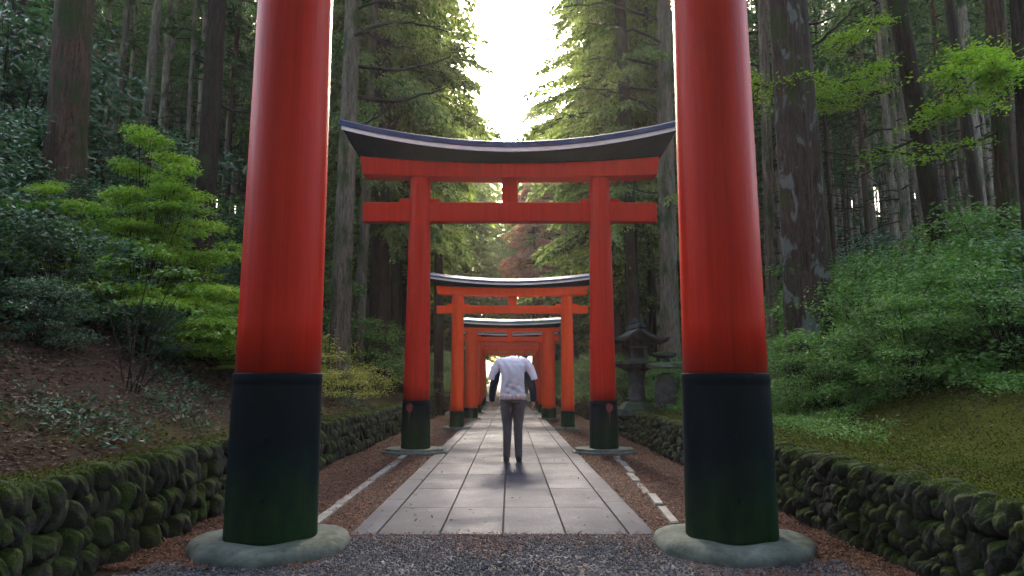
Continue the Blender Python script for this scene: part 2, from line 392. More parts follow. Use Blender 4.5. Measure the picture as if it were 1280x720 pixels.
g = Geo(); xg = np.linspace(-7, 7, 30); yg = np.linspace(41, 60, 40); Xg, Yg = np.meshgrid(xg*1.0, yg); Xg = np.clip(Xg, -2.5, 2.5)
g.add(np.stack([np.linspace(-2.5, 2.5, 30)[None]+0*Yg, Yg, height(np.linspace(-2.5, 2.5, 30)[None]+0*Yg, Yg)+.03*(abs(np.linspace(-2.5, 2.5, 30)[None])+0*Yg > 1.2)+.014], -1).reshape(-1, 3), grid_faces(40, 30, False))
link('bright_clearing_fill', g.mesh('bright_clearing_fill', flat_mat('bright_fill_sand', (.42, .40, .36), .9, .2, 3), True), kind='structure')  # pale ground added to brighten the opening behind the last gate
# kerb stones beside the path
def kerb(pts, w_, gap, name, label):
    g = Geo(); P = [np.array(p, float) for p in pts]; d_ = P[1]-P[0]; Lt = np.linalg.norm(d_); u = d_/Lt; s = 0; nv = np.array([-u[1], u[0]])
    while s < Lt:
        L = random.uniform(.35, .8) if gap else random.uniform(.9, 1.6); e = min(s+L, Lt); j = random.uniform(-.02, .02)*(1 if gap else .2)
        a = P[0]+u*s+nv*j; b_ = P[0]+u*(e-.01)+nv*(j+random.uniform(-.012, .012)); ww = w_*random.uniform(.8, 1.1)
        h = random.uniform(.02, .04)
        base = np.array([a-nv*ww/2, a+nv*ww/2, b_+nv*ww/2, b_-nv*ww/2]); inner = base+(base.mean(0)-base)*.05
        V = np.vstack([np.c_[base, np.full(4, -.02)], np.c_[base, np.full(4, h*.7)], np.c_[inner, np.full(4, h)]])
        g.add(V, [np.array([[i+k, (i+1) % 4+k, (i+1) % 4+4+k, i+4+k] for k in (0, 4) for i in range(4)]), np.array([[8, 9, 10, 11]])])
        s = e+(random.uniform(.03, .14) if gap else .008)
    link(name, g.mesh(name, M['kerb'], False), label=label, cat='kerb')
kerb([(-1.53, 5.45), (-1.58, 10.8)], .10, False, 'kerb_line', 'straight pale stone kerb on the left of the path between the first two gates')
kerb([(1.40, 5.7), (1.68, 10.7)], .085, True, 'kerb_line', 'broken line of short pale kerb stones on the right of the path')

# ------------------------------------------------------------------ mossy field stone walls
def ico(sub):
    t = (1+5**.5)/2
    v = [(-1, t, 0), (1, t, 0), (-1, -t, 0), (1, -t, 0), (0, -1, t), (0, 1, t), (0, -1, -t), (0, 1, -t), (t, 0, -1), (t, 0, 1), (-t, 0, -1), (-t, 0, 1)]
    f = [(0, 11, 5), (0, 5, 1), (0, 1, 7), (0, 7, 10), (0, 10, 11), (1, 5, 9), (5, 11, 4), (11, 10, 2), (10, 7, 6), (7, 1, 8), (3, 9, 4), (3, 4, 2), (3, 2, 6), (3, 6, 8), (3, 8, 9), (4, 9, 5), (2, 4, 11), (6, 2, 10), (8, 6, 7), (9, 8, 1)]
    v = [np.array(p, float)/np.linalg.norm(p) for p in v]
    for _ in range(sub):
        c = {}; nf = []
        def mid(a, b):
            k = (min(a, b), max(a, b))
            if k not in c: m_ = v[a]+v[b]; v.append(m_/np.linalg.norm(m_)); c[k] = len(v)-1
            return c[k]
        for a, b, d_ in f:
            x, y, z = mid(a, b), mid(b, d_), mid(d_, a); nf += [(a, x, z), (b, y, x), (d_, z, y), (x, y, z)]
        f = nf
    return np.array(v), np.array(f)
ICO = {k: ico(k) for k in (1, 2, 3)}
def rock(g, c, s, sub=2, rough=.12, rot=0, tint=.5, sq=.72):
    v, f = ICO[sub]; v = np.sign(v)*np.abs(v)**sq; v = v/np.linalg.norm(v, axis=1).max()
    ph = rng.uniform(0, 6.28, 6)
    n = np.sin(v[:, 0]*2.6+ph[0])*np.sin(v[:, 1]*2.9+ph[1])+.6*np.sin(v[:, 2]*4.5+ph[2]+v[:, 0]*3)+.4*np.sin(v[:, 1]*8+ph[3]+v[:, 2]*5)
    v = v*(1+rough*n)[:, None]*np.array(s)
    a = rot; cc, ss = math.cos(a), math.sin(a); v = np.stack([v[:, 0], v[:, 1]*cc-v[:, 2]*ss, v[:, 1]*ss+v[:, 2]*cc], -1)
    g.add(v+np.array(c), f, tint)
def wall(side, y0, y1, H, sz, label):
    g = Geo(); rows = 4 if side < 0 else 5
    tg = Geo()
    for r in range(rows):
        y = y0+random.uniform(0, .1); zc = H*(r+.5)/rows
        while y < y1:
            far = max(1.0, (y-14)/14); w_ = sz*random.uniform(.72, 1.3)*min(far, 1.8)
            hh = H/rows*random.uniform(.62, .98)
            x = side*(WALL_X-.06+.07*r/rows+random.uniform(-.045, .03))
            z = zc+random.uniform(-.035, .035)
            if r == rows-1: z = H-hh*.95+random.uniform(-.015, .02)
            sub = 3 if y < 7.5 else (2 if y < 16 else 1)
            rock(g, (x, y+w_/2, z), (.13, w_*.53, hh*.92), sub, .10, random.uniform(-.45, .45), random.random())
            y += w_*.92
    # a dark earth core so no light shows between the stones
    x0, x1 = sorted((side*(WALL_X+.02), side*(WALL_X+.14)))
    box(g, x0, x1, y0, y1, -.05, H-.10, .02)
    return g
for side, H, sz, lab in ((-1, .64, .125, 'low wall of dark mossy rounded stones below the left hillside'), (1, .585, .085, 'low wall of small jagged mossy stones below the right bank')):
    g = wall(side, 1.6, 46, H, sz, lab)
    o = link('stone_wall', g.mesh('stone_wall', M['wall_stone']), label=lab, cat='wall')
    # moss tufts over the top and faces
    n = 14000; y = 2.2+rng.uniform(0, 1, n)**1.5*26; up = rng.random(n)*.5
    x = side*np.where(up < .5, WALL_X+rng.uniform(-.14, .22, n), WALL_X-.19+rng.uniform(-.01, .03, n)+.03*fbm(y, up*3, .06, 2))
    z = np.where(up < .5, H-.02+.025*fbm(x, y, .09, 3), rng.uniform(.03, 1, n)**.6*H)
    k = fbm(y*1.0, z*2.0, .22, 3, 11) > (-.35)
    y = y[k]; x = x[k]; z = z[k]; n = len(x); t = Geo()
    D = np.stack([rng.normal(0, .6, n)-side*.3, rng.normal(0, .6, n), rng.uniform(.2, 1, n)], -1)
    N = rng.normal(size=(n, 3)); leaves(t, np.stack([x, y, z], -1), D, N, rng.uniform(.010, .03, n), rng.uniform(.006, .014, n), rng.random(n))
    link('moss', t.mesh('moss', M['mossblade'], False), parent=o, kind='stuff')

# ------------------------------------------------------------------ torii gates
def lspan(half, n=33): return np.linspace(-1, 1, n)
def beam(g, secs, n=41):
    """secs: list of (half_length, y, zfun) around a closed section"""
    u = np.linspace(-1, 1, n); k = len(secs)
    V = np.stack([np.stack([u*h, np.full(n, y), np.array([zf(abs(t)) for t in u])], -1) for h, y, zf in secs], 1)
    g.add(V.reshape(-1, 3), [grid_faces(n, k)[:, ::-1], np.arange(k)[None], (np.arange(k)+(n-1)*k)[None, ::-1]])
def flat(me_geo): return me_geo
def torii(name, label, cfg, loc, group, cap='roof_blue', red='red'):
    c = cfg; t = thing(name, label, 'torii gate', loc, group)
    for s in (-1, 1):
        zf, zb, zp = c['foot'], c['band'], c['zp']; x = s*c['w']
        g = Geo(); rr = lambda z: c['r0']+(c['r1']-c['r0'])*(z/zp)
        zs = np.linspace(zb-.03, zp-.012, 14); lathe(g, [(rr(z), z) for z in zs]+[(rr(zp), zp-.006), (rr(zp)-.004, zp-.001), (rr(zp)-.02, zp-.001)], 56)
        p = link('pillar', g.mesh('pillar', M[red]), t, (x, 0, 0))
        g = Geo(); o = .012
        prof = [(rr(0)+o, zf-.01), (rr(0)+o+.001, zf+.02)]+[(rr(z)+o, z) for z in np.linspace(zf+.1, zb-.09, 6)]+[(rr(zb)+o, zb-.076), (rr(zb)+o+.003, zb-.072), (rr(zb)+o+.003, zb-.008), (rr(zb)+o, zb), (rr(zb)-.01, zb+.001)]
        lathe(g, prof, 56); sl_ = link('pillar_base', g.mesh('pillar_base', M['black']), p)
        if c.get('spot'):
            g = Geo(); q = 20; a0 = -math.pi/2+(-.35 if s < 0 else .30); R0 = rr(zb)+o+.0105
            cz = zb-.115; pts = [(a0, cz)]
            for i in range(q):
                an = i/q*2*math.pi; rad = .062*(1+.12*math.sin(3*an+s)); pts.append((a0+rad*math.cos(an)/R0, cz+rad*math.sin(an)*1.15))
            V = [(R0*math.cos(a), R0*math.sin(a), z) for a, z in pts]
            g.add(V, np.array([[0, 1+i, 1+(i+1) % q] for i in range(q)]))
            for w0, zl in ((.006, .30),):
                V = [((R0-.001)*math.cos(a0-w0/R0*e), (R0-.001)*math.sin(a0-w0/R0*e), z) for e, z in ((1.6, cz), (-1.6, cz), (-.3, cz-zl), (.3, cz-zl))]
                g.add(V, np.array([[3, 2, 1, 0]]))
            link('paint_spot', g.mesh('paint_spot', M['spot'], False), sl_)
        if c['footing'] == 'disc':
            for zz in (.78, .38):
                g = Geo(); v_, f_ = ICO[2]; a0 = -math.pi/2-.12*s; rd = rr(zz)+o; g.add(v_*np.array([.013, .006, .016])+np.array([rd*math.cos(a0), rd*math.sin(a0), zz]), f_)
                link('stud', g.mesh('stud', M['navy']), sl_)
        g = Geo()
        if c['footing'] == 'disc':
            R_ = c['fr']; lathe(g, [(R_*.96, -.06), (R_, -.02), (R_*1.0, zf*.35), (R_*.97, zf*.72), (R_*.88, zf*.97), (R_*.75, zf*1.04), (R_*.5, zf*1.02), (.02, zf*1.02)], 64)
        else:
            R_ = c['fr']; lathe(g, [(R_, -.05), (R_, zf*.3), (R_*.99, zf*.5), (R_*.93, zf*.6), (R_*.9, zf), (.02, zf+.002)], 8, rot=math.pi/8, sx=1.12, sy=.95)
        me = g.mesh('footing', M['footing'], c['footing'] == 'disc')
        if c['footing'] == 'disc':
            cc = np.empty(len(me.vertices)*3, np.float32); me.vertices.foreach_get('co', cc); cc = cc.reshape(-1, 3)
            ang = np.arctan2(cc[:, 1], cc[:, 0]); k = 1+.025*np.sin(3*ang+s)+.018*np.sin(7*ang+2*s); cc[:, :2] *= k[:, None]; cc[:, 2] += .006*np.sin(5*ang+s)*(cc[:, 2] > .02)
            me.vertices.foreach_set('co', cc.ravel())
        link('footing', me, t, (x, 0, 0))
    # tie beam
    g = Geo(); box(g, -c['nh'], c['nh'], -c['nd']/2, c['nd']/2, c['n0'], c['n1'], .008); link('tie_beam', g.mesh('tie_beam', M[red], False), t)
    for s in (-1, 1):
        g = Geo(); e = c['r1']+.17*c['k']; box(g, s*c['w']-e, s*c['w']+e, -c['nd']*.42, c['nd']*.42, c['n1']+.002, c['n1']+.065*c['k'], .006); link('wedge', g.mesh('wedge', M[red], False), t)
    g = Geo(); q = .135*c['k']; box(g, -q, q, -c['nd']*.40, c['nd']*.40, c['n1']+.002, c['s0'](0)+.03, .006); link('centre_strut', g.mesh('centre_strut', M[red], False), t)
    # lower lintel (red)
    D = c['ld']/2; sh = c['sh']; g = Geo()
    beam(g, [(sh-.05, -D, c['s0']), (sh-.05, D, c['s0']), (sh, D, c['s1']), (sh, -D, c['s1'])]); link('lower_lintel', g.mesh('lower_lintel', M[red], False), t)
    # upper lintel, white edge and roof cap
    kh = c['kh']; D1 = D+.03; D2 = D+.14*c['k']; lift = .003
    b0 = lambda u: c['s1'](u)+lift
    b1 = lambda u: c['zt'](u)-c['cap']-c['wl']
    g = Geo(); beam(g, [(kh-.27*c['k'], -D1, b0), (kh-.27*c['k'], D1, b0), (kh-.02, D2, b1), (kh-.02, -D2, b1)]); link('upper_lintel', g.mesh('upper_lintel', M['navy'], False), t)
    g = Geo(); a = lambda u: b1(u)+.002; b = lambda u: c['zt'](u)-c['cap']; D3 = D2+.012
    beam(g, [(kh-.01, -D3, a), (kh-.01, D3, a), (kh, D3, b), (kh, -D3, b)]); link('white_edge', g.mesh('white_edge', M['white_line'], False), t)
    g = Geo(); a2 = lambda u: b(u)+.002; D4 = D3+.02; tt = c['zt']
    beam(g, [(kh+.02, -D4, a2), (kh+.02, D4, a2), (kh+.04, D4-.02, lambda u: tt(u)-.02), (kh+.03, 0, lambda u: tt(u)+.10*c['k']), (kh+.04, -D4+.02, lambda u: tt(u)-.02)]); link('roof_cap', g.mesh('roof_cap', M[cap], False), t)
    return t
GRP = 'vermilion torii gates over the path'
k1 = 1.35
cfg2 = dict(w=1.54, r0=.225, r1=.172, zp=4.62, foot=.09, band=.86, footing='slab', fr=.50, spot=True, nh=2.50, nd=.17, n0=3.855, n1=4.19, k=1.0,
            sh=2.555, ld=.34, s0=lambda u: 4.61+.05*u*u, s1=lambda u: 4.85+.13*u**2, kh=2.86, zt=lambda u: 5.20+.385*u**1.9, cap=.12, wl=.075)
cfg1 = dict(w=1.595, r0=.298, r1=.262, zp=6.1, foot=.105, band=1.215, footing='disc', fr=.535, nh=2.7, nd=.24, n0=5.2, n1=5.62, k=1.3,
            sh=2.95, ld=.44, s0=lambda u: 6.09+.05*u*u, s1=lambda u: 6.4+.13*u**2, kh=3.35, zt=lambda u: 6.85+.45*u**1.9, cap=.16, wl=.06)
cfg3 = dict(w=1.37, r0=.165, r1=.145, zp=3.32, foot=.07, band=.45, footing='slab', fr=.33, nh=1.9, nd=.14, n0=2.86, n1=3.06, k=.75,
            sh=1.92, ld=.26, s0=lambda u: 3.31+.04*u*u, s1=lambda u: 3.50+.06*u**2, kh=2.12, zt=lambda u: 3.68+.17*u**1.9, cap=.07, wl=.05)
cfg4 = dict(w=1.22, r0=.215, r1=.20, zp=2.74, foot=.06, band=.36, footing='slab', fr=.33, nh=1.55, nd=.14, n0=2.44, n1=2.58, k=.6,
            sh=1.6, ld=.3, s0=lambda u: 2.735+.02*u*u, s1=lambda u: 2.85+.03*u**2, kh=1.72, zt=lambda u: 3.08+.08*u**1.9, cap=.10, wl=.045)
torii('torii_gate', 'nearest and largest red gate, its two thick pillars on round stone discs', cfg1, (-.005, 4.9, 0), GRP)
torii('torii_gate', 'second gate, whole in view, with red spots on its black pillar feet', cfg2, (.055, 11.36, 0), GRP)
torii('torii_gate', 'third gate, framed between the pillars of the second one, slim bright red pillars', cfg3, (.12, 17.05, 0), GRP, red='red_lit')
tf = torii('torii_gate', 'fourth gate, low with a weathered teal roof cap just behind the third gate', cfg4, (.06, 21.6, 0), GRP, cap='teal', red='red_lit')
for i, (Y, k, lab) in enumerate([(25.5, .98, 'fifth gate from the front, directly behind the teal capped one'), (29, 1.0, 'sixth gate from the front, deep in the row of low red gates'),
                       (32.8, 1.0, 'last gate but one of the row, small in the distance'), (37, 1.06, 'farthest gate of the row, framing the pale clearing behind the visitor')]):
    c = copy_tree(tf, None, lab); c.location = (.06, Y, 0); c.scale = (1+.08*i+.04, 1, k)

# ------------------------------------------------------------------ the visitor, seen from behind with bowed head
def evaluated(me, mods):
    o = bpy.data.objects.new('tmp', me); COL.objects.link(o)
    for typ, kw in mods:
        m = o.modifiers.new('m', typ)
        for k, v in kw.items(): setattr(m, k, v)
    dg = bpy.context.evaluated_depsgraph_get(); dg.update(); r = bpy.data.meshes.new_from_object(o.evaluated_get(dg)); bpy.data.objects.remove(o); return r
def loft(g, rings, nc=24):
    """rings: (cx, cy, cz, rx, ry[, tilt]) - ellipses in nearly horizontal planes"""
    V = []
    th = np.linspace(0, 2*np.pi, nc, endpoint=False)
    for r in rings:
        cx, cy, cz, rx, ry = r[:5]; tl = r[5] if len(r) > 5 else 0
        p = 2.4; ct = np.sign(np.cos(th))*np.abs(np.cos(th))**(2/p); st = np.sign(np.sin(th))*np.abs(np.sin(th))**(2/p)
        V.append(np.stack([cx+rx*ct, cy+ry*st*math.cos(tl), cz+ry*st*math.sin(tl)], -1))
    V = np.concatenate(V); n = len(rings)
    g.add(V, [grid_faces(n, nc), np.arange(nc)[None, ::-1], (np.arange(nc)+(n-1)*nc)[None]])
def limb(g, pts, nc=16):
    P = [p[:3] for p in pts]; r = [p[3] for p in pts]; tube(g, P, r, nc)
def solid(name, g, material, vox=.009, sm=6, parent=None):
    me = g.mesh(name, material)
    me2 = evaluated(me, [('REMESH', dict(mode='VOXEL', voxel_size=vox, use_smooth_shade=True)), ('SMOOTH', dict(factor=.5, iterations=sm))])
    me2.name = name; me2.materials.clear(); me2.materials.append(material)
    return link(name, me2, parent)
def cloth(name, c0, c1, sc=5, rough=.85):
    m, n, l, p = mat(name); n1 = noise(n, l, sc, 5, .6, coords(n, l, (1, 1, .4))); r = ramp(n, [(.35, c0), (.65, c1)]); l.new(n1.outputs[0], r.inputs[0])
    l.new(r.outputs[0], p.inputs['Base Color']); setin(p, Roughness=rough); p.inputs['Specular IOR Level'].default_value = .2
    n2 = noise(n, l, 9, 4, .5, coords(n, l, (1, 1, .5)), 1.2); bump(n, l, n2.outputs[0], .7, .04, p); return m
skin = flat_mat('skin', (.42, .24, .17), .5, .08, 8, .3, .02)
hairm = flat_mat('dark_hair', (.012, .010, .009), .5, .3, 30, .4, .3)
shirt = cloth('pale_lavender_cotton', (.56, .55, .62), (.68, .66, .72)); sleeve = cloth('navy_cotton', (.010, .018, .040), (.02, .032, .065))
trous = cloth('dark_grey_trousers', (.07, .062, .066), (.125, .112, .118)); shoe = flat_mat('black_shoe', (.012, .012, .013), .5)
hemm = cloth('pink_patterned_hem', (.42, .30, .30), (.66, .56, .56), 40)
g = Geo()
loft(g, [(0, 0, .93, .15, .10), (0, 0, 1.05, .14, .095), (0, .0, 1.2, .155, .10), (0, .02, 1.36, .17, .105), (0, .05, 1.44, .10, .07)])
limb(g, [(0, .05, 1.40, .06), (0, .12, 1.45, .055), (0, .17, 1.44, .055)])            # neck, going forward
for s in (-1, 1):
    limb(g, [(s*.085, 0, .95, .085), (s*.082, .01, .75, .075), (s*.075, 0, .5, .055), (s*.078, -.01, .34, .052), (s*.085, .0, .10, .038)])
    limb(g, [(s*.085, -.03, .06, .035), (s*.09, .06, .04, .036), (s*.10, .15, .03, .028)])
    limb(g, [(s*.15, .03, 1.41, .06), (s*.205, .02, 1.34, .05), (s*.262, .0, 1.12, .040), (s*.295, .05, .98, .032), (s*.300, .09, .88, .026)], 12)
    # palm, four fingers of unequal length and a thumb
    limb(g, [(s*.300, .09, .88, .026), (s*.300, .10, .84, .030), (s*.300, .105, .80, .028)], 12)
    for q, (dy, ln) in enumerate([(-.028, .060), (-.010, .072), (.009, .068), (.027, .052)]):
        y0 = .105+dy; limb(g, [(s*.300, y0, .81, .0095), (s*.298, y0+.004, .81-ln*.5, .009), (s*.288, y0+.006, .81-ln*.95, .008), (s*.276, y0+.006, .81-ln*1.2, .0065)], 8)
    limb(g, [(s*.293, .125, .865, .012), (s*.283, .148, .83, .0105), (s*.276, .152, .80, .009)], 8)
# head bowed forwards: skull, jaw, nose, ears
hc = Vector((0, .235, 1.395))
def H(x, f_, u):  # head frame: f_ = towards the face, u = towards the crown; pitched far down
    a = R(-62); return (hc.x+x, hc.y+f_*math.cos(a)-u*math.sin(a), hc.z+f_*math.sin(a)+u*math.cos(a))
def blob(g, c, r, sub=2):
    v, f = ICO[sub]; a = R(-62); v = v*np.array(r); v = np.stack([v[:, 0], v[:, 1]*math.cos(a)-v[:, 2]*math.sin(a), v[:, 1]*math.sin(a)+v[:, 2]*math.cos(a)], -1); g.add(v+np.array(c), f)
blob(g, H(0, -.005, .03), (.075, .093, .085), 3); blob(g, H(0, .03, -.04), (.055, .06, .07), 3); blob(g, H(0, .065, -.085), (.028, .022, .022))
blob(g, H(0, .097, -.01), (.012, .018, .022)); blob(g, H(0, .090, -.052), (.024, .010, .008))
for s in (-1, 1): blob(g, H(s*.077, -.005, -.005), (.010, .020, .030))
limb(g, [H(0, -.03, -.05)+(.055,), (0, .14, 1.44, .055)])
PX, PY = .095, 9.93
person = solid('person', g, skin, .0075, 4); person.location = (PX, PY, .022)
person['label'] = 'person in white top, navy sleeves and grey trousers standing on the path, seen from behind'; person['category'] = 'person'
g = Geo()
for s in (-1, 1):
    blob(g, H(s*.030, .083, .012), (.013, .010, .008)); 
link('eyes', g.mesh('eyes', flat_mat('eyes', (.1, .08, .07), .2)), person)
g = Geo(); v, f = ICO[3]; keep = v[:, 1] < .45+.3*v[:, 2]
vv = v*(1+.03*np.sin(v[:, 0:1]*30)); fk = f[keep[f].all(1)]
a = R(-62); vv = vv*np.array((.084, .102, .095)); vv = np.stack([vv[:, 0], vv[:, 1]*math.cos(a)-vv[:, 2]*math.sin(a), vv[:, 1]*math.sin(a)+vv[:, 2]*math.cos(a)], -1)
g.add(vv+np.array(H(0, -.008, .028)), fk); me = g.mesh('hair', hairm)
link('hair', evaluated(me, [('SOLIDIFY', dict(thickness=.006))]), person)
# shirt: loose body with wide short sleeves and shoulders hunched forward
g = Geo()
loft(g, [(0, .005, .905, .188, .135), (0, .0, .94, .185, .135), (0, -.005, 1.02, .178, .132), (0, -.012, 1.14, .166, .135), (0, -.01, 1.26, .170, .137), (0, .01, 1.37, .20, .130), (0, .03, 1.44, .19, .11), (0, .05, 1.475, .155, .085), (0, .07, 1.495, .10, .06)], 32)
for s in (-1, 1):
    limb(g, [(s*.12, .045, 1.435, .065), (s*.195, .035, 1.405, .078), (s*.240, .02, 1.33, .074), (s*.272, .01, 1.25, .070), (s*.298, .005, 1.16, .068)], 20)
limb(g, [(0, .06, 1.43, .085), (0, .105, 1.455, .075)], 20)
top = solid('shirt', g, shirt, .008, 5, person)
me = top.data; cc = np.empty(len(me.vertices)*3, np.float32); me.vertices.foreach_get('co', cc); cc = cc.reshape(-1, 3)
fold = .006*np.sin(cc[:, 0]*55+4*np.sin(cc[:, 2]*9))*np.sin(cc[:, 2]*11+cc[:, 0]*8)+.004*np.sin(cc[:, 2]*60+cc[:, 0]*25)*(cc[:, 2] < 1.1)
cc[:, 1] += fold*np.sign(cc[:, 1]); me.vertices.foreach_set('co', cc.ravel())
g = Geo(); loft(g, [(0, .005, .885, .186, .137), (0, .005, .892, .192, .141), (0, .003, .93, .194, .144), (0, .0, .958, .189, .139), (0, .0, .962, .17, .12)], 40)
link('hem', g.mesh('hem', hemm), top)
for s in (-1, 1):
    g = Geo(); limb(g, [(s*.225, .015, 1.30, .054), (s*.245, .005, 1.20, .060), (s*.272, .01, 1.09, .060), (s*.295, .05, .98, .052), (s*.300, .09, .865, .042), (s*.300, .092, .855, .035)], 18)
    solid('sleeve', g, sleeve, .008, 3, person)
g = Geo(); loft(g, [(0, 0, .84, .165, .115), (0, 0, .90, .168, .118), (0, 0, .97, .160, .112)], 28)
for s in (-1, 1):
    limb(g, [(s*.080, .0, .92, .092), (s*.088, .0, .78, .093), (s*.083, .005, .62, .078), (s*.078, .0, .48, .066), (s*.080, -.01, .33, .060), (s*.083, -.005, .17, .054), (s*.085, .0, .075, .054)], 20)
solid('trousers', g, trous, .008, 4, person)
for s in (-1, 1):
    g = Geo(); limb(g, [(s*.085, -.055, .050, .040), (s*.087, .0, .048, .047), (s*.095, .08, .040, .044), (s*.102, .15, .034, .036), (s*.104, .185, .03, .022)], 14)
    limb(g, [(s*.085, -.01, .04, .045), (s*.085, -.01, .10, .042)], 14)
    o = solid('shoe', g, shoe, .007, 3, person)
    me = o.data; cc = np.empty(len(me.vertices)*3, np.float32); me.vertices.foreach_get('co', cc); cc = cc.reshape(-1, 3); cc[:, 2] = np.maximum(cc[:, 2], .002); me.vertices.foreach_set('co', cc.ravel())

# ------------------------------------------------------------------ stone lantern behind the right wall
def lantern(x, y, zg, s, label, rotz):
    t = thing('stone_lantern', label, 'stone lantern', (x, y, zg-.03)); t.rotation_euler.z = rotz; t.scale = (s,)*3
    def part(nm, prof, nc=6, m='lantern', sx=1, sy=1, sm=False, rot=math.pi/6):
        g = Geo(); lathe(g, prof, nc, rot=rot, sx=sx, sy=sy); return link(nm, g.mesh(nm, M[m], sm), t)
    part('base', [(.42, 0), (.42, .12), (.36, .16), (.30, .24), (.24, .27)])
    part('post', [(.20, .26), (.17, .34), (.15, .6), (.17, .82), (.20, .86)], 20, sm=True)
    part('platform', [(.18, .85), (.40, .97), (.46, 1.01), (.46, 1.06), (.25, 1.08)], 6)
    g = Geo()
    for i in range(4):
        a = math.pi/4+i*math.pi/2; cx, cy = .2*math.cos(a), .2*math.sin(a); box(g, cx-.035, cx+.035, cy-.035, cy+.035, 1.07, 1.36, .008)
    box(g, -.19, .19, -.19, .19, 1.07, 1.12, .008); box(g, -.19, .19, -.19, .19, 1.31, 1.365, .008); box(g, -.08, .08, -.08, .08, 1.1, 1.33, .01)
    link('light_chamber', g.mesh('light_chamber', M['lantern'], False), t)
    # gabled roof with upswept eaves
    g = Geo(); n, m_ = 17, 13; V = []
    for j in range(m_):
        v = j/(m_-1)*2-1
        for i in range(n):
            u = i/(n-1)*2-1; z = 1.42+.30*(1-abs(u))**1.5+.07*abs(u)**4+.05*abs(v)**3*abs(u)
            V.append((u*.58, v*.42*(1-.1*(1-abs(u))), z))
    V = np.array(V); B = V.copy(); B[:, 2] -= .075; B[:, :2] *= .94; k = len(V); f = grid_faces(m_, n, False)
    ring = [i for i in range(n)]+[n*j+n-1 for j in range(1, m_)]+[n*(m_-1)+i for i in range(n-2, -1, -1)]+[n*j for j in range(m_-2, 0, -1)]
    rf = np.array([[ring[i], ring[i-1], ring[i-1]+k, ring[i]+k] for i in range(len(ring))])
    g.add(np.vstack([V, B]), [f, f[:, ::-1]+k, rf]); roof = link('roof', g.mesh('roof', M['lantern_roof']), t)
    g = Geo(); box(g, -.045, .045, -.42, .42, 1.70, 1.80, .02); lathe(g, [(.05, 1.79), (.07, 1.83), (.05, 1.9), (.01, 1.93)], 12); link('ridge', g.mesh('ridge', M['lantern_roof'], False), roof)
    return t
lantern(2.68, 14.2, hz(2.75, 14.2), 1.04, 'dark stone lantern with a curved gabled roof beside the second gate', .12)
# low mossy stone slab on a block beside the lantern
t = thing('stone_basin', 'moss topped stone table just right of the lantern with the curved roof', 'stone table', (3.22, 14.0, hz(3.22, 14.0)-.05))
g = Geo(); rock(g, (0, 0, .42), (.24, .22, .50), 3, .06); link('block', g.mesh('block', M['lantern']), t)
g = Geo(); rock(g, (.02, 0, 1.0), (.52, .32, .085), 3, .08, sq=.6); sb = link('slab', g.mesh('slab', stone_mat('mossy_slab_stone', (.10, .12, .11), (.25, .28, .27), (.05, .12, .03), .6, 6)), t)
g = Geo(); rock(g, (-.02, 0, 1.22), (.30, .2, .075), 2, .1); rock(g, (-.02, .02, 1.11), (.15, .12, .08), 2, .1); link('cap_stone', g.mesh('cap_stone', M['lantern']), t)

# ------------------------------------------------------------------ trees
def trunk_geo(Ht, r0, r1, lean=(0, 0), nc=20, nr=30, flare=.5, rough=.05, seed=0, z0=-.6, wob=.12):
    rs = np.random.default_rng(seed); g = Geo()
    z = np.concatenate([np.linspace(z0, 1.6, 10)[:-1], np.linspace(1.6, Ht, nr)]); t = np.clip(z/Ht, 0, 1)
    r = (r0+(r1-r0)*t**.9)*(1+flare*np.exp(-np.clip(z+.2, 0, 9)*1.9))
    ph = rs.uniform(0, 6.28, 4); cx = lean[0]*t+wob*np.sin(z*.35+ph[0])*np.clip(t*2, 0, 1)*r0*3; cy = lean[1]*t+wob*np.sin(z*.3+ph[1])*np.clip(t*2, 0, 1)*r0*3
    th = np.linspace(0, 2*np.pi, nc, endpoint=False)
    rid = 1+rough*(np.sin(th*5+ph[2])[None]+.7*np.sin(th[None]*9+ph[3]+z[:, None]*.25)+.5*np.sin(th[None]*17+z[:, None]*.6)+.3*rs.normal(size=(len(z), nc)))*(1+1.2*np.exp(-np.clip(z, 0, 9)))[:, None]
    V = np.stack([cx[:, None]+r[:, None]*rid*np.cos(th), cy[:, None]+r[:, None]*rid*np.sin(th), np.repeat(z[:, None], nc, 1)], -1)
    g.add(V.reshape(-1, 3), [grid_faces(len(z), nc), (np.arange(nc)+(len(z)-1)*nc)[None]]); return g
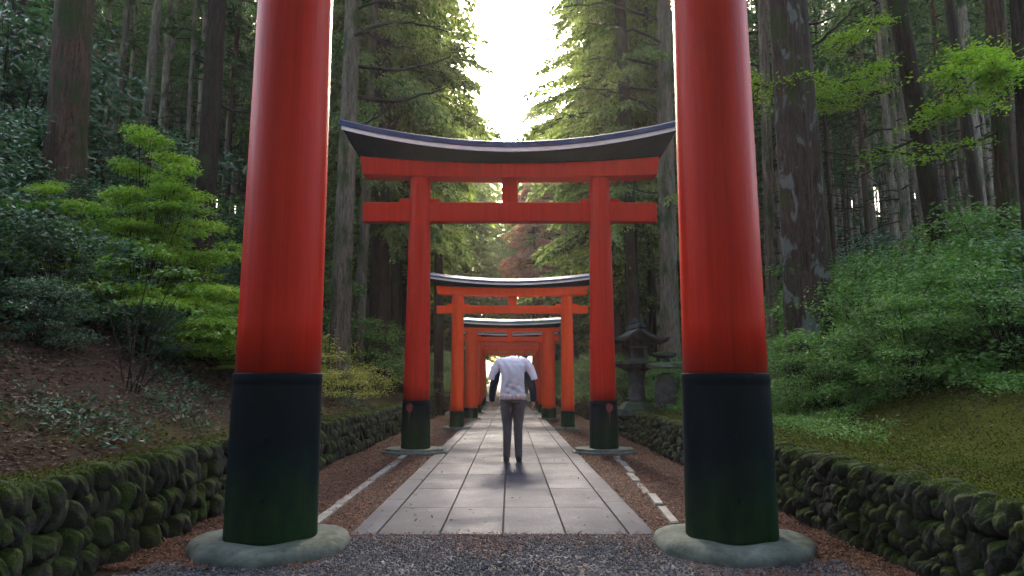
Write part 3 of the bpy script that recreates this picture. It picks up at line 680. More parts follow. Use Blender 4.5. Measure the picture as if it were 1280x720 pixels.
def spray_branch(leaf, wood, p0, az, L, rise, droop, rs, dens, lsz, r0=.03, bare=.25, width=.35, nb=9):
    """one limb with flat, drooping sprays of foliage"""
    s = np.linspace(0, 1, nb); az2 = az+rs.normal(0, .15)*s+.12*np.sin(s*5+rs.uniform(0, 6))
    P = np.stack([p0[0]+np.cos(az2)*L*s, p0[1]+np.sin(az2)*L*s, p0[2]+rise*L*s-droop*L*s**2], -1)
    tube(wood, P, r0*(1-.85*s)+.004, 5, cap=False)
    n = int(dens*L)
    if n < 2: return
    t = bare+(1-bare)*rs.uniform(0, 1, n)**.8; ti = t*(nb-1); i0 = np.clip(ti.astype(int), 0, nb-2); fr = (ti-i0)[:, None]
    C = P[i0]*(1-fr)+P[i0+1]*fr; dirv = nrm(P[i0+1]-P[i0]); side = nrm(np.cross(dirv, [0, 0, 1.]))
    sg = rs.choice([-1., 1.], n)[:, None]; off = np.abs(rs.normal(0, 1, n))[:, None]*width*L*.38*(1.05-t[:, None]*.75)
    # leaflets gathered into twigs: quantise along the limb
    q = np.round(t*14+rs.normal(0, .12, n))/14
    C = C+sg*side*off+dirv*off*.45+np.stack([np.zeros(n), np.zeros(n), -off[:, 0]*.35*rs.uniform(.3, 1.3, n)+rs.normal(0, .04, n)], -1)
    D = sg*side*.8+dirv*.7+rs.normal(0, .35, (n, 3))+np.array([0, 0, -.35])
    N = np.array([0, 0, 1.])+rs.normal(0, .5, (n, 3))
    leaves(leaf, C, D, N, lsz*rs.uniform(.6, 1.4, n), lsz*.42*rs.uniform(.6, 1.3, n), np.clip(rs.normal(.5, .27, n)+rs.normal(0, .16), 0, 1))
def conifer(seed, Ht, z0, R_, nbr, dens, lsz, r0=.2, top=.3, dead=0, rise=.15, droop=.45, az_bias=None, bare=.2):
    rs = np.random.default_rng(seed); leaf = Geo(); wood = Geo()
    for i in range(nbr):
        f = rs.uniform(0, 1)**.85; z = z0+(Ht-z0)*f; L = R_*(1-f*(1-top))*rs.uniform(.6, 1.12)*(.75+.25*math.sin(math.pi*min(1, f*3)/2))
        az = rs.uniform(0, 6.28)
        spray_branch(leaf, wood, (0, 0, z), az, L, rise*rs.uniform(.2, 1.6), droop*rs.uniform(.5, 1.3), rs, dens, lsz, .012+.012*L, bare)
    for i in range(dead):
        z = rs.uniform(min(3.2, z0-.5), z0+1); spray_branch(leaf, wood, (0, 0, z), rs.uniform(0, 6.28), rs.uniform(.5, 2.0), .1, .3, rs, 0, lsz, .022, 1)
    return leaf, wood
def tree_proto(name, seed, Ht, trunk_r, z0, R_, nbr, dens, lsz, bark, leafm, nc=16, dead=10, **kw):
    leaf, wood = conifer(seed, Ht, z0, R_, nbr, dens, lsz, dead=dead, **kw)
    tg = trunk_geo(Ht, trunk_r, trunk_r*.12, nc=nc, seed=seed, rough=.04)
    cut = len(tg.f); tg.f += [f+tg.n for f in wood.f]; tg.v += wood.v; tg.t += wood.t; tg.n += wood.n
    return dict(trunk=tg.mesh('trunk', M[bark], split=cut, second=M['branch_dark']), limbs=None, crown=leaf.mesh('crown', M[leafm], False))
def plant_tree(name, proto, x, y, label, cat='tree', group=None, s=1.0, rz=None, tilt=(0, 0), sink=.1, meshes=None, z=None):
    t = thing(name, label, cat, (x, y, (hz(x, y) if z is None else z)-sink), group)
    t.rotation_euler = (tilt[0], tilt[1], random.uniform(0, 6.28) if rz is None else rz); t.scale = (s, s, s)
    tr = link('trunk', proto['trunk'], t); 
    if proto.get('limbs'): link('limbs', proto['limbs'], tr)
    if proto.get('crown'): link('crown', proto['crown'], t)
    return t

# tall trees lining the path, whose long limbs reach over the clearing
FIR = [tree_proto('fir', 21+i, 23, .24, [3.8, 3.2, 4.6][i], [4.5, 4.1, 4.7][i], 150, 125, .19, ['bark_dark', 'bark_red', 'bark_pale'][i], 'fir', nc=20, dead=12, top=.5) for i in range(3)]
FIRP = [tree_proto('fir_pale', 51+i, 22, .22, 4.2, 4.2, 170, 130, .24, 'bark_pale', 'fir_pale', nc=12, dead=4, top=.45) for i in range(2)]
CED = [tree_proto('cedar', 31+i, 21, [.13, .10, .15, .12][i], [8.5, 7, 10, 8][i], 1.9, 46, 48, .21, ['bark_far', 'bark_pale', 'bark_far', 'bark_red'][i], 'cedar', nc=10, dead=[9, 12, 5, 14][i], droop=.5) for i in range(4)]
SHADE = tree_proto('shade', 66, 20, .3, 9, 4.6, 90, 50, .3, 'bark_dark', 'cedar', nc=16, dead=6, top=.5)
AUT = tree_proto('russet', 77, 17, .2, 4.4, 3.4, 150, 130, .22, 'bark_red', 'autumn', nc=10, dead=0)

ORD = 'first second third fourth fifth sixth seventh eighth ninth tenth eleventh twelfth thirteenth fourteenth fifteenth sixteenth seventeenth eighteenth nineteenth twentieth'.split()
G1 = 'tall firs lining the path beyond the second gate'
rows = [(-3.9, 23.5, 0), (-4.9, 28, 1), (-5.2, 33.5, 0), (-5.6, 40, 2), (-6.8, 48, 0), (-6.4, 27, 2), (-7.0, 35, 1), (-6.2, 44, 0), (-5.5, 52, 1),
        (3.6, 22.5, 1), (4.2, 27, 0), (5.1, 31.5, 2), (5.4, 37, 1), (6.0, 41, 0), (6.9, 49, 2), (6.9, 28, 0), (6.9, 36, 2), (6.4, 46, 1)]
fc = {}
for i, (x, y, k) in enumerate(rows):
    sd = 'left' if x < 0 else 'right'
    inner = abs(x) < 5.1; fc[(sd, inner)] = q = fc.get((sd, inner), -1)+1
    lab = '%s tall fir in the row lining the %s of the path' % (ORD[q], sd) if inner else '%s tall fir standing behind the first row, %s of the path' % (ORD[q], sd)
    plant_tree('fir_tree', FIR[k], x, y, lab, group=('firs in the row on the %s of the path' if inner else 'firs behind the first row on the %s') % sd, s=random.uniform(.9, 1.05))
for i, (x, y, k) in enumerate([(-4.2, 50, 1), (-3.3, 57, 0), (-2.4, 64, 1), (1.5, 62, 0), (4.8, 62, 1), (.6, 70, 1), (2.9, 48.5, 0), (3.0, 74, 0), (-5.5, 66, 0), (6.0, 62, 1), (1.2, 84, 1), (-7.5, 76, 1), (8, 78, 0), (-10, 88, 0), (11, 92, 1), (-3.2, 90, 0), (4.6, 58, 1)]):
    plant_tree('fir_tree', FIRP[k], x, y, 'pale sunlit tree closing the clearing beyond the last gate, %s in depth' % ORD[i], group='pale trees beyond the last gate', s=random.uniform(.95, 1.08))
plant_tree('maple_tree', AUT, 1.7, 45.5, 'russet leaved tree glowing above the gates at the end of the clearing', s=1.0)
plant_tree('maple_tree', AUT, 3.4, 55, 'second russet tree, partly hidden behind the right row of firs', s=1.0)

for i, (x, y, k) in enumerate([(-4.4, -3.5, 0), (4.6, -2.5, 1), (-5.2, 2.0, 2), (5.3, 1.6, 0), (-3.6, -8.5, 1), (3.8, -8, 2)]):  # trees out of frame, added to keep the front gate dark
    t = plant_tree('cedar_tree', SHADE, x, y, '%s of the unseen cedars added to shade the front gate' % ORD[i], group='cedars added to shade the front gate')
# near trees, each with its own trunk; the crowns are out above the frame
CROWN = []
for i in range(3):
    lf, wd = conifer(90+i, 24, 11.5, 3.0, 30, 50, .24, rise=.1, droop=.35); CROWN.append((lf.mesh('crown', M['cedar'], False), wd.mesh('limbs', M['branch_dark'])))
HEROES = []
def hero(base_px, top_px, Y, wpx, bark, label, Ht=24, branches=(), name='cedar_tree', taper=.45, crown=True, rough=.05, base_z=None, seed=None, flare=.35):
    a = at(*base_px, Y); b = at(*top_px, Y); gx, gz = a.x, hz(a.x, Y)
    sl_ = (b.x-a.x)/(b.z-a.z); gx = a.x+sl_*(gz-a.z); gz = hz(gx, Y)
    r = wpx/2*Y*1.0/FPX; sd = seed if seed is not None else int(base_px[0]*3+base_px[1])
    t = thing(name, label, 'tree', (gx, Y, gz-.1))
    tg = trunk_geo(Ht, r, r*taper, (sl_*Ht, 0), 40, 60, flare, rough, sd, wob=.06); wd = tg; cut = len(tg.f)
    if branches:
        lf = Geo(); rs = np.random.default_rng(sd)
        for (bx, by), (ex, ey), dy, th_, dens, kind in branches:
            p = at(bx, by, Y); q = at(ex, ey, Y+dy); p.x -= gx; q.x -= gx; p.z -= gz-.1; q.z -= gz-.1
            p = np.array([p.x, 0, p.z]); q = np.array([q.x, dy, q.z]); nb = 12; s_ = np.linspace(0, 1, nb)[:, None]; L = np.linalg.norm(q-p)
            sag = np.array([0, 0, 1.])*(.10*L*np.sin(s_*math.pi)*rs.choice([-1, 1])); P = p+(q-p)*s_+sag+rs.normal(0, .02*L/2, (nb, 3))*np.sin(s_*math.pi)
            tube(wd, P, th_*(1-.8*s_[:, 0])+.003, 6, cap=False)
            for j in range(int(3+L*(6 if dens else 2.5))):   # twigs
                u = rs.uniform(.25, 1); c = p+(q-p)*u+np.array([0, 0, 0]); k = int(u*(nb-1)); c = P[k]; e = c+nrm(q-p+rs.normal(0, L*.35, 3))*rs.uniform(.2, .6)*min(L, 2)*.5
                tube(wd, np.linspace(c, e, 4)+rs.normal(0, .012, (4, 3)), np.linspace(.009, .003, 4), 4, cap=False)
                if dens and kind:
                    m = int(dens*60); u2 = rs.uniform(0, 1, m)[:, None]; C = c+(e-c)*u2+rs.normal(0, 1, (m, 3))*np.array([.12, .12, .035]); 
                    leaves(lf, C, rs.normal(0, 1, (m, 3))*[1, 1, .3]+[0, 0, -.15], np.array([0, 0, 1.])+rs.normal(0, .35, (m, 3)), rs.uniform(.05, .09, m), rs.uniform(.025, .045, m), np.clip(rs.normal(.55, .25, m), 0, 1))
        if lf.n: link('foliage', lf.mesh('foliage', M[branches[0][5] or 'maple'], False), t)
    tr = link('trunk', tg.mesh('trunk', M[bark], split=cut, second=M['branch_dark']), t)
    if crown == 'low':
        k = random.randrange(3); c = link('crown', FIR[k]['crown'], t, (0, 0, 0)); c.scale = (.68, .68, 1.0); c.rotation_euler.z = random.uniform(0, 6)
    elif crown:
        k = random.randrange(3); c = link('crown', CROWN[k][0], t, (sl_*Ht*.8, 0, 0)); c.rotation_euler.z = random.uniform(0, 6)
    HEROES.append((base_px[0], label, t))
    return t
hero((82, 235), (94, 0), 11, 50, 'bark_red', 'massive dark brown trunk high on the left hillside', rough=.04)
hero((256, 270), (273, 0), 12, 27, 'bark_dark', 'dark trunk rising out of the bright green bush on the left', branches=[((270, 128), (312, 140), .4, .03, 0, None)])
hero((178, 200), (197, 0), 17, 13, 'bark_pale', 'thin mossy trunk between the massive brown one and the dark one on the left')
hero((143, 150), (162, 0), 20, 10, 'bark_pale', 'thin leaning trunk just right of the massive brown one')
hero((6, 170), (22, 0), 14, 20, 'bark_dark', 'dark trunk cut by the left edge of the view')
hero((424, 470), (440, 0), 15, 25, 'bark_pale', 'straight mossy trunk seen just right of the left front pillar', taper=.5,
     branches=[((437, 15), (505, 5), -.5, .035, .0, None), ((437, 48), (560, 40), -1.5, .045, .0, None), ((437, 80), (565, 70), .5, .045, 0, None), ((437, 118), (560, 108), 1, .05, 0, None), ((436, 160), (500, 120), .6, .04, 0, None), ((438, 25), (520, 60), -.6, .03, 0, None)])
hero((447, 470), (462, 150), 18, 13, 'bark_pale', 'pale slim trunk touching the left end of the second gate', crown='low')
hero((474, 480), (477, 250), 19.5, 26, 'bark_dark', 'thick grey trunk left of the second gate under its tie beam', crown='low')
hero((495, 480), (493, 250), 22, 13, 'bark_dark', 'thin dark trunk squeezed beside the left pillar of the second gate')
hero((548, 500), (548, 380), 24, 12, 'bark_dark', 'dark trunk visible between the second and third gate on the left')
hero((938, 400), (925, 0), 13, 20, 'bark_dark', 'brown trunk half hidden by the right front pillar', branches=[((926, 40), (980, 22), .3, .03, 0, None), ((928, 80), (965, 92), .3, .03, 0, None), ((928, 120), (960, 105), .3, .025, 0, None)])
hero((965, 400), (957, 120), 12, 14, 'bark_pale', 'pale lichen covered slim trunk left of the broad grey patched trunk', rough=.08)
hero((1012, 440), (982, 0), 10.2, 58, 'bark_grey', 'broad dark trunk with pale grey patches on the right bank', taper=.40, rough=.05, flare=.5,
     branches=[((985, 30), (1045, 20), -.4, .03, 0, None), ((987, 70), (1075, 2), -.4, .03, 0, None)])
hero((1040, 420), (1003, 60), 11.2, 20, 'bark_red', 'reddish trunk close behind the broad grey patched one', rough=.03)
hero((1172, 290), (1120, 0), 11.5, 25, 'bark_dark', 'leaning dark maple trunk reaching leafy boughs to the left', name='maple_tree', taper=.5,
     branches=[((1140, 100), (925, 98), -1.2, .05, 1.2, 'maple'), ((1135, 60), (985, 92), -1.5, .04, 1.1, 'maple'), ((1137, 30), (1040, 60), -.5, .03, 1.1, 'maple'), ((1150, 170), (1030, 190), -.3, .03, .0, None), ((1128, 20), (1060, 25), 0, .03, .4, None)])
hero((1158, 300), (1135, 160), 15, 9, 'bark_pale', 'slim pale trunk just behind the leaning maple')
hero((1228, 300), (1190, 30), 14, 15, 'bark_dark', 'slim dark trunk between the leaning maple and the right edge')
hero((1262, 300), (1243, 0), 10.5, 26, 'bark_red', 'reddish brown trunk close to the right edge of the view', name='maple_tree',
     branches=[((1255, 140), (1165, 150), -1.2, .04, 1.4, 'maple'), ((1252, 90), (1190, 95), -1.8, .04, 1.6, 'maple'), ((1250, 60), (1240, 75), -2.4, .03, 1.5, 'maple'), ((1256, 160), (1090, 185), -.5, .03, .5, 'maple')])
hero((1292, 330), (1272, 0), 9, 22, 'bark_dark', 'dark trunk cut by the right edge of the view')
hero((793, 430), (786, 260), 19, 19, 'bark_dark', 'dark straight trunk rising behind the stone lantern', crown='low')
hero((816, 430), (812, 260), 23, 10, 'bark_dark', 'thin dark trunk between the lantern and the right front pillar', crown='low')
hero((838, 440), (834, 250), 17.5, 24, 'bark_pale', 'thick mossy pale trunk left of the right front pillar',
     branches=[((834, 60), (740, 30), -.6, .045, 0, None), ((834, 90), (735, 75), .6, .045, 0, None), ((834, 110), (760, 100), 0, .04, 0, None), ((834, 240), (770, 225), 0, .035, 0, None), ((834, 30), (700, 10), 1, .04, 0, None), ((834, 150), (720, 110), 1, .04, 0, None)])

# the dense plantation of slender cedars on both hillsides
def poisson(n, x0, x1, y0, y1, dmin, seed, taken):
    rs = np.random.default_rng(seed); out = []
    for _ in range(n*40):
        if len(out) >= n: break
        x = rs.uniform(x0, x1); y = y0+(y1-y0)*rs.uniform(0, 1)**1.15
        if all((x-a)**2+(y-b)**2 > dmin*dmin for a, b in out+taken): out.append((x, y))
    return out
taken = [(o.location.x, o.location.y) for o in COL.objects if o.parent is None and o.get('category') == 'tree']
def ok(x, y):  # inside the camera's wedge, with a margin
    return abs(x) < y*.86+3 and abs(x) > 5.2
def pixel(x, y, z):
    x -= .05; z -= 1.15; x -= y*3/850; dd = y*math.cos(PITCH)+z*math.sin(PITCH); return 640+FPX*x/dd
REF = [(82, 'massive brown trunk'), (178, 'thin mossy trunk'), (256, 'dark trunk in the bright bush'), (424, 'mossy trunk by the left front pillar'), (838, 'thick mossy trunk by the lantern'), (1012, 'grey patched trunk'), (1172, 'leaning maple'), (1262, 'reddish trunk near the edge')]
COUNT = {}
def describe(px, what):
    L = [r for r in REF if r[0] < px]; side, r = ('right', L[-1]) if L else ('left', REF[0])
    k = (what, side, r[1]); n_ = COUNT[k] = COUNT.get(k, 0)+1
    return '%s %s to the %s of the %s' % (ORD[n_-1], what, side, r[1]) if n_ <= 20 else None
KIND = ['slender brown cedar', 'slender pale cedar', 'slender brown cedar', 'slender reddish cedar']
for side in (-1, 1):
    pts = [p for p in poisson(420, 5.5, 46, 17, 60, 1.0, 5+side, [(side*a, b) for a, b in taken]) if ok(*p)]
    pts.sort(key=lambda p: p[0]**2+p[1]**2); pts = [(side*a, b) for a, b in pts[:146]]
    near = set(pts[:105]); pts.sort(key=lambda p: pixel(p[0], p[1], hz(*p)+2)); protos = {}
    sd = 'left' if side < 0 else 'right'; far = 'slender cedar deep in the far ranks of the %s hillside' % sd
    for i, (x, y) in enumerate(pts):
        k = random.randrange(4); u = pixel(x, y, hz(x, y)+2)
        lab = (describe(u, KIND[k]) if (x, y) in near and 0 < u < 1280 else None) or far
        if k not in protos: protos[k] = c = plant_tree('slender_cedar', CED[k], x, y, lab, group='slender cedars on the %s hillside' % sd)
        else:
            c = copy_tree(protos[k], None, lab); c.location = (x, y, hz(x, y)-.1)
        sxy = random.uniform(.75, 1.2); c.scale = (sxy, sxy, random.uniform(.85, 1.15)); c.rotation_euler = (random.gauss(0, .018), random.gauss(0, .018), random.uniform(0, 6.28))
# the far wood closing every view between the trunks: trunks and foliage as one mass
rs = np.random.default_rng(55); tg = Geo(); lf = Geo()
for i in range(1250):
    a_ = rs.uniform(-1, 1); y = rs.uniform(46, 85); x = a_*(y*.9+8)
    if i > 1080: y = rs.uniform(-50, -16); x = a_*45  # unseen wood behind the camera, added to dim light on the near pillars
    if (abs(x) < 9 and 0 < y < 62) or (abs(x) < 4.5 and y > 0): continue
    z = hz(x, y); r = rs.uniform(.11, .24); P = np.array([[x, y, z-.3], [x+rs.normal(0, .15), y, z+8], [x+rs.normal(0, .3), y, z+17]]); tube(tg, P, [r, r*.8, r*.4], 6, cap=False)
    n_ = 210; zz = np.where(rs.random(n_) < .22, rs.uniform(-1, 6, n_), rs.uniform(9, 24, n_)); C = np.stack([x+rs.normal(0, 1.3, n_), y+rs.normal(0, 1.3, n_), z+zz], -1)
    leaves(lf, C, rs.normal(0, 1, (n_, 3))-[0, 0, .4], rs.normal(0, .6, (n_, 3))+[0, 0, 1], rs.uniform(.5, 1.2, n_), rs.uniform(.25, .55, n_), np.clip(rs.normal(.5, .25, n_), 0, 1))
fw = link('far_wood', lf.mesh('far_wood', M['cedar'], False), kind='stuff', label='distant green wood closing the view between the trunks on both sides', cat='wood')
link('trunks', tg.mesh('trunks', M['bark_far']), fw, kind='stuff')

# ------------------------------------------------------------------ shrubs
def shrub_meshes(seed, pads, lsz, dens, leafm, thick=.05, stems=5, droop=.12, spread=.35, vertical=0.0):
    """pads: (x, y, z, radius); a stem bends out to each pad"""
    rs = np.random.default_rng(seed); lf = Geo(); wd = Geo()
    for (x, y, z, r) in pads:
        s0 = rs.normal(0, .06, 2); P = np.array([[s0[0], s0[1], -.15], [x*.25+s0[0], y*.25+s0[1], z*.45], [x*.7, y*.7, z*.85], [x, y, z]])
        Q = []
        for u in np.linspace(0, 1, 9):
            a = (1-u)**3*P[0]+3*u*(1-u)**2*P[1]+3*u*u*(1-u)*P[2]+u**3*P[3]; Q.append(a)
        tube(wd, np.array(Q), np.linspace(.012, .002, 9)*(.5+z*.25), 5, cap=False)
        n = int(dens*r*r*3.14/(lsz*lsz)); ang = rs.uniform(0, 6.28, n); rad = r*np.sqrt(rs.uniform(0, 1, n)); 
        lob = .72+.28*np.sin(ang*3+rs.uniform(0, 6))*np.sin(ang*5+rs.uniform(0, 6)); rad = rad*lob
        # clump leaves on a few twigs
        tw = rs.integers(0, 9, n)/9*6.28; ang = np.where(rs.random(n) < .55, tw+rs.normal(0, .16, n), ang)
        C = np.stack([x+rad*np.cos(ang), y+rad*np.sin(ang), z-droop*(rad/r)**2*r+rs.normal(0, thick, n)], -1)
        D = np.stack([np.cos(ang), np.sin(ang), np.full(n, -.25)], -1)+rs.normal(0, .7, (n, 3))*[1, 1, .5]
        N = np.array([0, 0, 1.])+rs.normal(0, spread, (n, 3))
        leaves(lf, C, D, N, lsz*rs.uniform(.6, 1.3, n), lsz*.5*rs.uniform(.7, 1.2, n), np.clip(rs.normal(.5, .2, n)+rs.normal(0, .13), 0, 1))
    return dict(foliage=lf.mesh('foliage', M[leafm], False), stems=wd.mesh('stems', M['branch_dark']))
def dome(seed, w_, h_, n, r, fl=.75):
    rs = np.random.default_rng(seed); out = []
    for i in range(n):
        a = rs.uniform(0, 6.28); u = rs.uniform(.0, 1)**.6; zz = rs.uniform(.03, 1)**1.15; lim = w_*math.sqrt(max(.02, 1-(zz*fl)**2)); out.append((u*lim*math.cos(a), u*lim*math.sin(a), zz*h_, r*rs.uniform(.6, 1.3)))
    return out
def plant_shrub(name, pm, x, y, label, cat='shrub', group=None, s=1.0, z=None, rz=None, sz=None):
    t = thing(name, label, cat, (x, y, hz(x, y) if z is None else z), group); t.rotation_euler.z = random.uniform(0, 6.28) if rz is None else rz; t.scale = (s, s, sz or s)
    link('foliage', pm['foliage'], t); link('stems', pm['stems'], t); return t
# the bright layered bush on the left: horizontal shelves of small leaves
rs = np.random.default_rng(4); pads = []
for lv in range(15):
    f = lv/14; z = 3.0*(f)+.15; Rr = 2.15*(1-f)**.85+.28; k = int(3+13*(1-f))
    for q in range(k):
        a = rs.uniform(0, 6.28); u = rs.uniform(.3, 1); pads.append((Rr*u*math.cos(a), Rr*u*.8*math.sin(a), z+rs.normal(0, .07)-.05*u, rs.uniform(.38, .66)*(.7+.4*(1-f))))
BR = shrub_meshes(5, pads, .066, 2.6, 'maple', thick=.022, droop=.18, spread=.25)
plant_shrub('bush', BR, -5.1, 9.4, 'tall bright green layered bush on the left hillside', s=.84, sz=1.0, z=hz(-5.1, 9.4)-.25, rz=0)
plant_shrub('bush', BR, -4.3, 10.6, 'smaller bright green bush behind the left front pillar', s=.36, rz=2)
plant_shrub('bush', BR, -5.9, 8.6, 'low bright green bush left of the tall layered one', s=.5, rz=4)
SD = [shrub_meshes(60+i, dome(60+i, 1.15, 1.5, 85, .36), .08, 1.1, 'shrub_dark', thick=.06, spread=.55) for i in range(2)]
SM = [shrub_meshes(70+i, dome(70+i, 1.2, 1.5, 85, .38), .065, 1.1, 'shrub_mid', thick=.05, spread=.45) for i in range(2)]
dk = [(-4.7, 6.9, .42), (-5.6, 6.2, .5), (-4.3, 8.2, .4), (-6.0, 7.2, 1.0), (-7.4, 8.2, 1.15), (-8.6, 10.2, 1.3), (-6.9, 10.3, 1.2), (-5.2, 7.9, .75), (-9.8, 12.5, 1.4), (-8.2, 13.5, 1.2), (-6.3, 13.2, .95), (-10.5, 14.5, 1.5), (-11.5, 12.0, 1.5), (-5.0, 12.5, .8), (-9.4, 9.0, 1.3)]
dk.sort(key=lambda q: pixel(q[0], q[1], 2))
for i, (x, y, s) in enumerate(dk): plant_shrub('bush', SD[i % 2], x, y, describe(pixel(x, y, hz(x, y)+s*.8), 'dark glossy bush'), group='dark evergreen bushes on the left hillside', s=s)
# taller bluish evergreens behind the massive trunk
for i, (x, y, s) in enumerate([(-9.9, 13.0, 2.3), (-8.4, 14.8, 2.0), (-11.8, 14.8, 2.3), (-7.3, 16.0, 1.5)]):
    plant_shrub('bush', SD[i % 2], x, y, describe(pixel(x, y, hz(x, y)+s*.8), 'tall bluish evergreen bush'), group='tall evergreens behind the massive trunk', s=s, sz=s*1.15)
# right side thicket
rt = [(4.25, 9.0, .72, 1), (4.6, 7.7, .72, 1), (5.5, 7.3, .85, 1), (7.0, 6.6, 1.0, 1), (6.3, 8.4, 1.2, 1), (8.6, 9.9, 1.5, 1), (5.0, 8.6, 1.0, 1), (6.2, 9.4, 1.25, 1), (5.5, 10.8, 1.2, 1), (7.3, 9.0, 1.2, 0), (8.0, 11.0, 1.45, 1), (4.3, 10.0, .7, 1), (4.6, 12.6, .95, 1), (6.8, 12.6, 1.3, 1), (3.9, 12.0, .65, 1), (8.6, 8.6, 1.2, 0), (6.4, 7.6, .85, 0), (9.6, 12.5, 1.5, 1), (5.8, 15, 1.2, 1), (7.6, 7.2, .9, 0)]
rt.sort(key=lambda q: pixel(q[0], q[1], 1))
for i, (x, y, s, k) in enumerate(rt):
    plant_shrub('bush', (SM if k else SD)[i % 2], x, y, describe(pixel(x, y, hz(x, y)+s*.8), 'mid green leafy bush' if k else 'dark leafy bush'), group='green bushes on the right bank' if k else 'dark bushes on the right bank', s=s)
# understorey further along both banks
YL = [shrub_meshes(80, dome(80, 1.0, .8, 45, .32), .075, .8, 'yellow', thick=.05, spread=.5)]
for i, (x, y, s) in enumerate([(-3.5, 12.4, .6), (-3.4, 13.7, .7), (-3.5, 15.2, .8), (-4.5, 14.2, 1.1), (-3.5, 17.0, .8), (-4.7, 16.6, 1.1)]):
    plant_shrub('bush', YL[0], x, y, ORD[i]+' low yellow green bush above the left wall, counted from the front', group='yellow green bushes above the left wall', s=s)
for i, (x, y, s) in enumerate([(-3.9, 18.6, 1.1), (-4.2, 21.5, 1.2), (-3.2, 24.5, .9), (-3.4, 29, 1.1), (-3.5, 35, 1.2), (-3.6, 42, 1.3), (3.9, 16.4, .8), (3.5, 19.5, .9), (3.3, 24, 1.1), (3.4, 29, 1.1), (3.5, 35, 1.2), (3.6, 42, 1.3), (-2.6, 52, 1.4), (3, 53, 1.4)]):
    plant_shrub('bush', SM[i % 2], x, y, ORD[i if x < 0 and i < 6 else i-6 if i < 12 else i-6]+' leafy bush back along the low gates on the %s bank' % ('left' if x < 0 else 'right'), group='bushes on the %s bank along the low gates' % ('left' if x < 0 else 'right'), s=s)
bl = []
for i in range(34):
    sd = -1 if i % 2 else 1; y = random.uniform(17, 40); bl.append((sd*random.uniform(6.5, y*.75), y, random.uniform(1.2, 2.2), i))
bl.sort(key=lambda q: pixel(q[0], q[1], hz(q[0], q[1])+1))
for x, y, s, i in bl:
    plant_shrub('bush', SD[i % 2] if i % 3 else SM[0], x, y, describe(pixel(x, y, hz(x, y)+1), 'bush among the cedars'), group='bushes among the cedars on the %s' % ('left' if x < 0 else 'right'), s=s)
# a sapling on the litter slope at the left
SP = shrub_meshes(91, [(.42, 0, 1.25, .30), (.75, .1, .85, .30), (.1, .1, 1.5, .26), (-.25, 0, 1.35, .25), (.55, -.1, 1.05, .22), (.95, 0, .62, .22), (-.5, .1, 1.1, .25)], .06, .8, 'shrub_mid', thick=.02, droop=.5)
plant_shrub('sapling', SP, -3.75, 6.9, 'small thin stemmed sapling on the bare slope beside the left front pillar', 'sapling', rz=0)
SP2 = shrub_meshes(92, [(.3, 0, .5, .2), (-.2, .1, .6, .2), (.0, -.2, .4, .2)], .06, .7, 'shrub_dark', thick=.02, droop=.4)
plant_shrub('sapling', SP2, -4.6, 6.0, 'knee high dark green seedling on the bare slope at the left', 'sapling')

# ------------------------------------------------------------------ litter, ground cover
def scatter(n, xr, yr, lsz, material, name, label, cat, dens=None, seed=1, lift=.008, up=.25, wr=.5, d_up=0, yp=1.3):
    rs = np.random.default_rng(seed); x = rs.uniform(*xr, n); y = yr[0]+(yr[1]-yr[0])*rs.uniform(0, 1, n)**yp
    if dens is not None: k = rs.random(n) < dens(x, y); x = x[k]; y = y[k]
    n = len(x); g = Geo(); C = np.stack([x, y, height(x, y)+lift+rs.uniform(0, .02, n)*(1 if not d_up else 6)], -1)
    D = np.stack([rs.normal(0, 1, n), rs.normal(0, 1, n), rs.normal(0, .25, n)+d_up], -1); N = np.array([0, 0, 1.])+rs.normal(0, up, (n, 3))
    leaves(g, C, D, N, lsz*rs.uniform(.5, 1.4, n), lsz*wr*rs.uniform(.6, 1.2, n), rs.beta(1.8, 2.2, n))
    link(name, g.mesh(name, M[material], False), kind='stuff', label=label, cat=cat)
offw = lambda x, y: (np.abs(np.abs(x)-2.62) > .16)*1.0
scatter(60000, (-9, -2.75), (3, 15), .055, 'litter', 'leaf_litter', 'brown fallen leaves covering the left slope above the wall', 'fallen leaves', lambda x, y: .55+.4*fbm(x, y, .8, 3), 1, .01, .5)
scatter(36000, (2.9, 8), (3, 14), .05, 'litter', 'leaf_litter', 'brown fallen leaves between the plants on the right bank', 'fallen leaves', lambda x, y: .12+.3*fbm(x, y, .8, 3)+.12*(x-3), 2, .01, .5)
scatter(52000, (-2.5, -1.16), (4.4, 24), .030, 'needles', 'leaf_litter', 'reddish needle litter on the strip between left wall and path', 'fallen leaves', None, 3, .006, .4, .4, yp=1.6)
scatter(52000, (1.16, 2.5), (4.0, 24), .030, 'needles', 'leaf_litter', 'reddish needle litter on the strip between right wall and path', 'fallen leaves', None, 4, .006, .4, .4, yp=1.6)
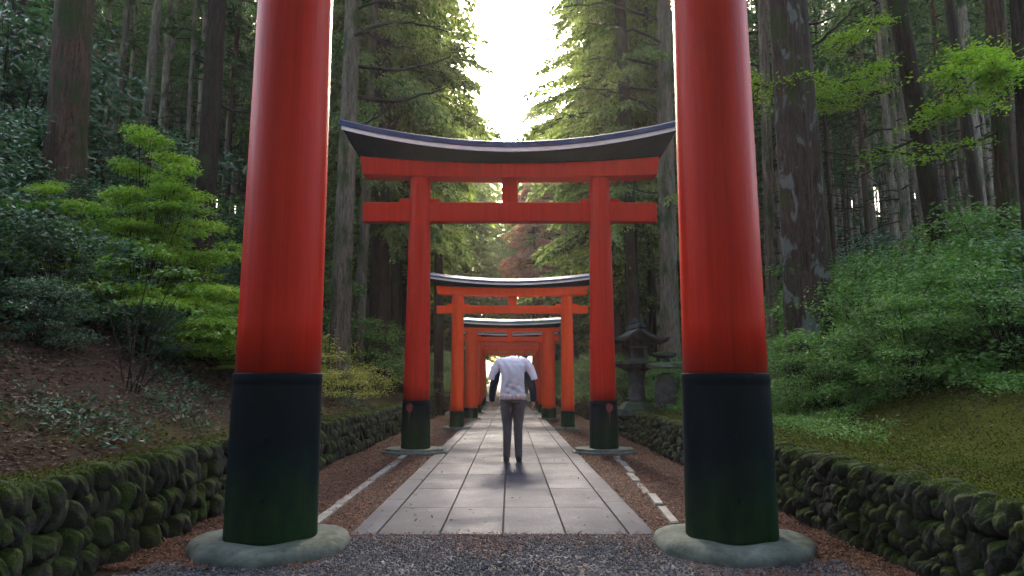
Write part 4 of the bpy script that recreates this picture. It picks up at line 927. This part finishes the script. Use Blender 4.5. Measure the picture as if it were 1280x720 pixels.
scatter(15000, (-1.4, 1.4), (4.0, 5.33), .024, 'needles', 'leaf_litter', 'few brown needles on the gravel before the path', 'fallen leaves', lambda x, y: .35+.5*fbm(x, y, .45, 3)+1.1*(y-4.9), 5, .022, .4, .4)
scatter(260, (-1.15, 1.15), (5.4, 20), .035, 'litter', 'leaf_litter', 'sparse brown leaves lying on the paving slabs', 'fallen leaves', None, 6, .026, .3, .5)
gcd = lambda x, y: sstep(2.9, 3.4, np.abs(x))*sstep(-.25, .35, fbm(x, y, .8, 4, 21)+.1)*sstep(8, 4, np.abs(x))*sstep(5.6, 7.5, y+(np.abs(x)-3)*.2)
scatter(120000, (3.0, 8.5), (5.8, 16), .042, 'shrub_mid', 'ground_cover', 'leafy green ground cover on the right bank behind the moss', 'ground cover', gcd, 7, .06, .5, .55, .35)
scatter(34000, (-8.5, -2.9), (5.0, 15), .05, 'shrub_dark', 'ground_cover', 'patches of small green plants on the left slope', 'ground cover', lambda x, y: sstep(-.1, .6, fbm(x, y, .9, 3, 33)), 8, .03, .5, .55, .35)
scatter(70000, (2.7, 5.6), (3, 14), .028, 'mossblade', 'moss', 'bright green moss carpet on top of the right wall', 'moss', lambda x, y: sstep(-.9, .3, fbm(x, y, .9, 5, 9)+.4)*sstep(5.6, 4.0, x), 9, .0, .6, .5, .5)

# ------------------------------------------------------------------ air
g = Geo(); V = [(x, y, z) for x in (-120, 120) for y in (-72, 245) for z in (-2, 42)]
g.add(V, np.array([[0, 1, 3, 2], [4, 6, 7, 5], [0, 4, 5, 1], [2, 3, 7, 6], [0, 2, 6, 4], [1, 5, 7, 3]]))
m = bpy.data.materials.new('haze'); m.use_nodes = True; n = m.node_tree.nodes; n.remove(n['Principled BSDF'])
pv = n.new('ShaderNodeVolumePrincipled'); setin(pv, Density=.0006, Anisotropy=.5); pv.inputs['Color'].default_value = (1, .97, .92, 1)
m.node_tree.links.new(pv.outputs[0], n['Material Output'].inputs['Volume'])
link('haze', g.mesh('haze', m, False), kind='stuff')
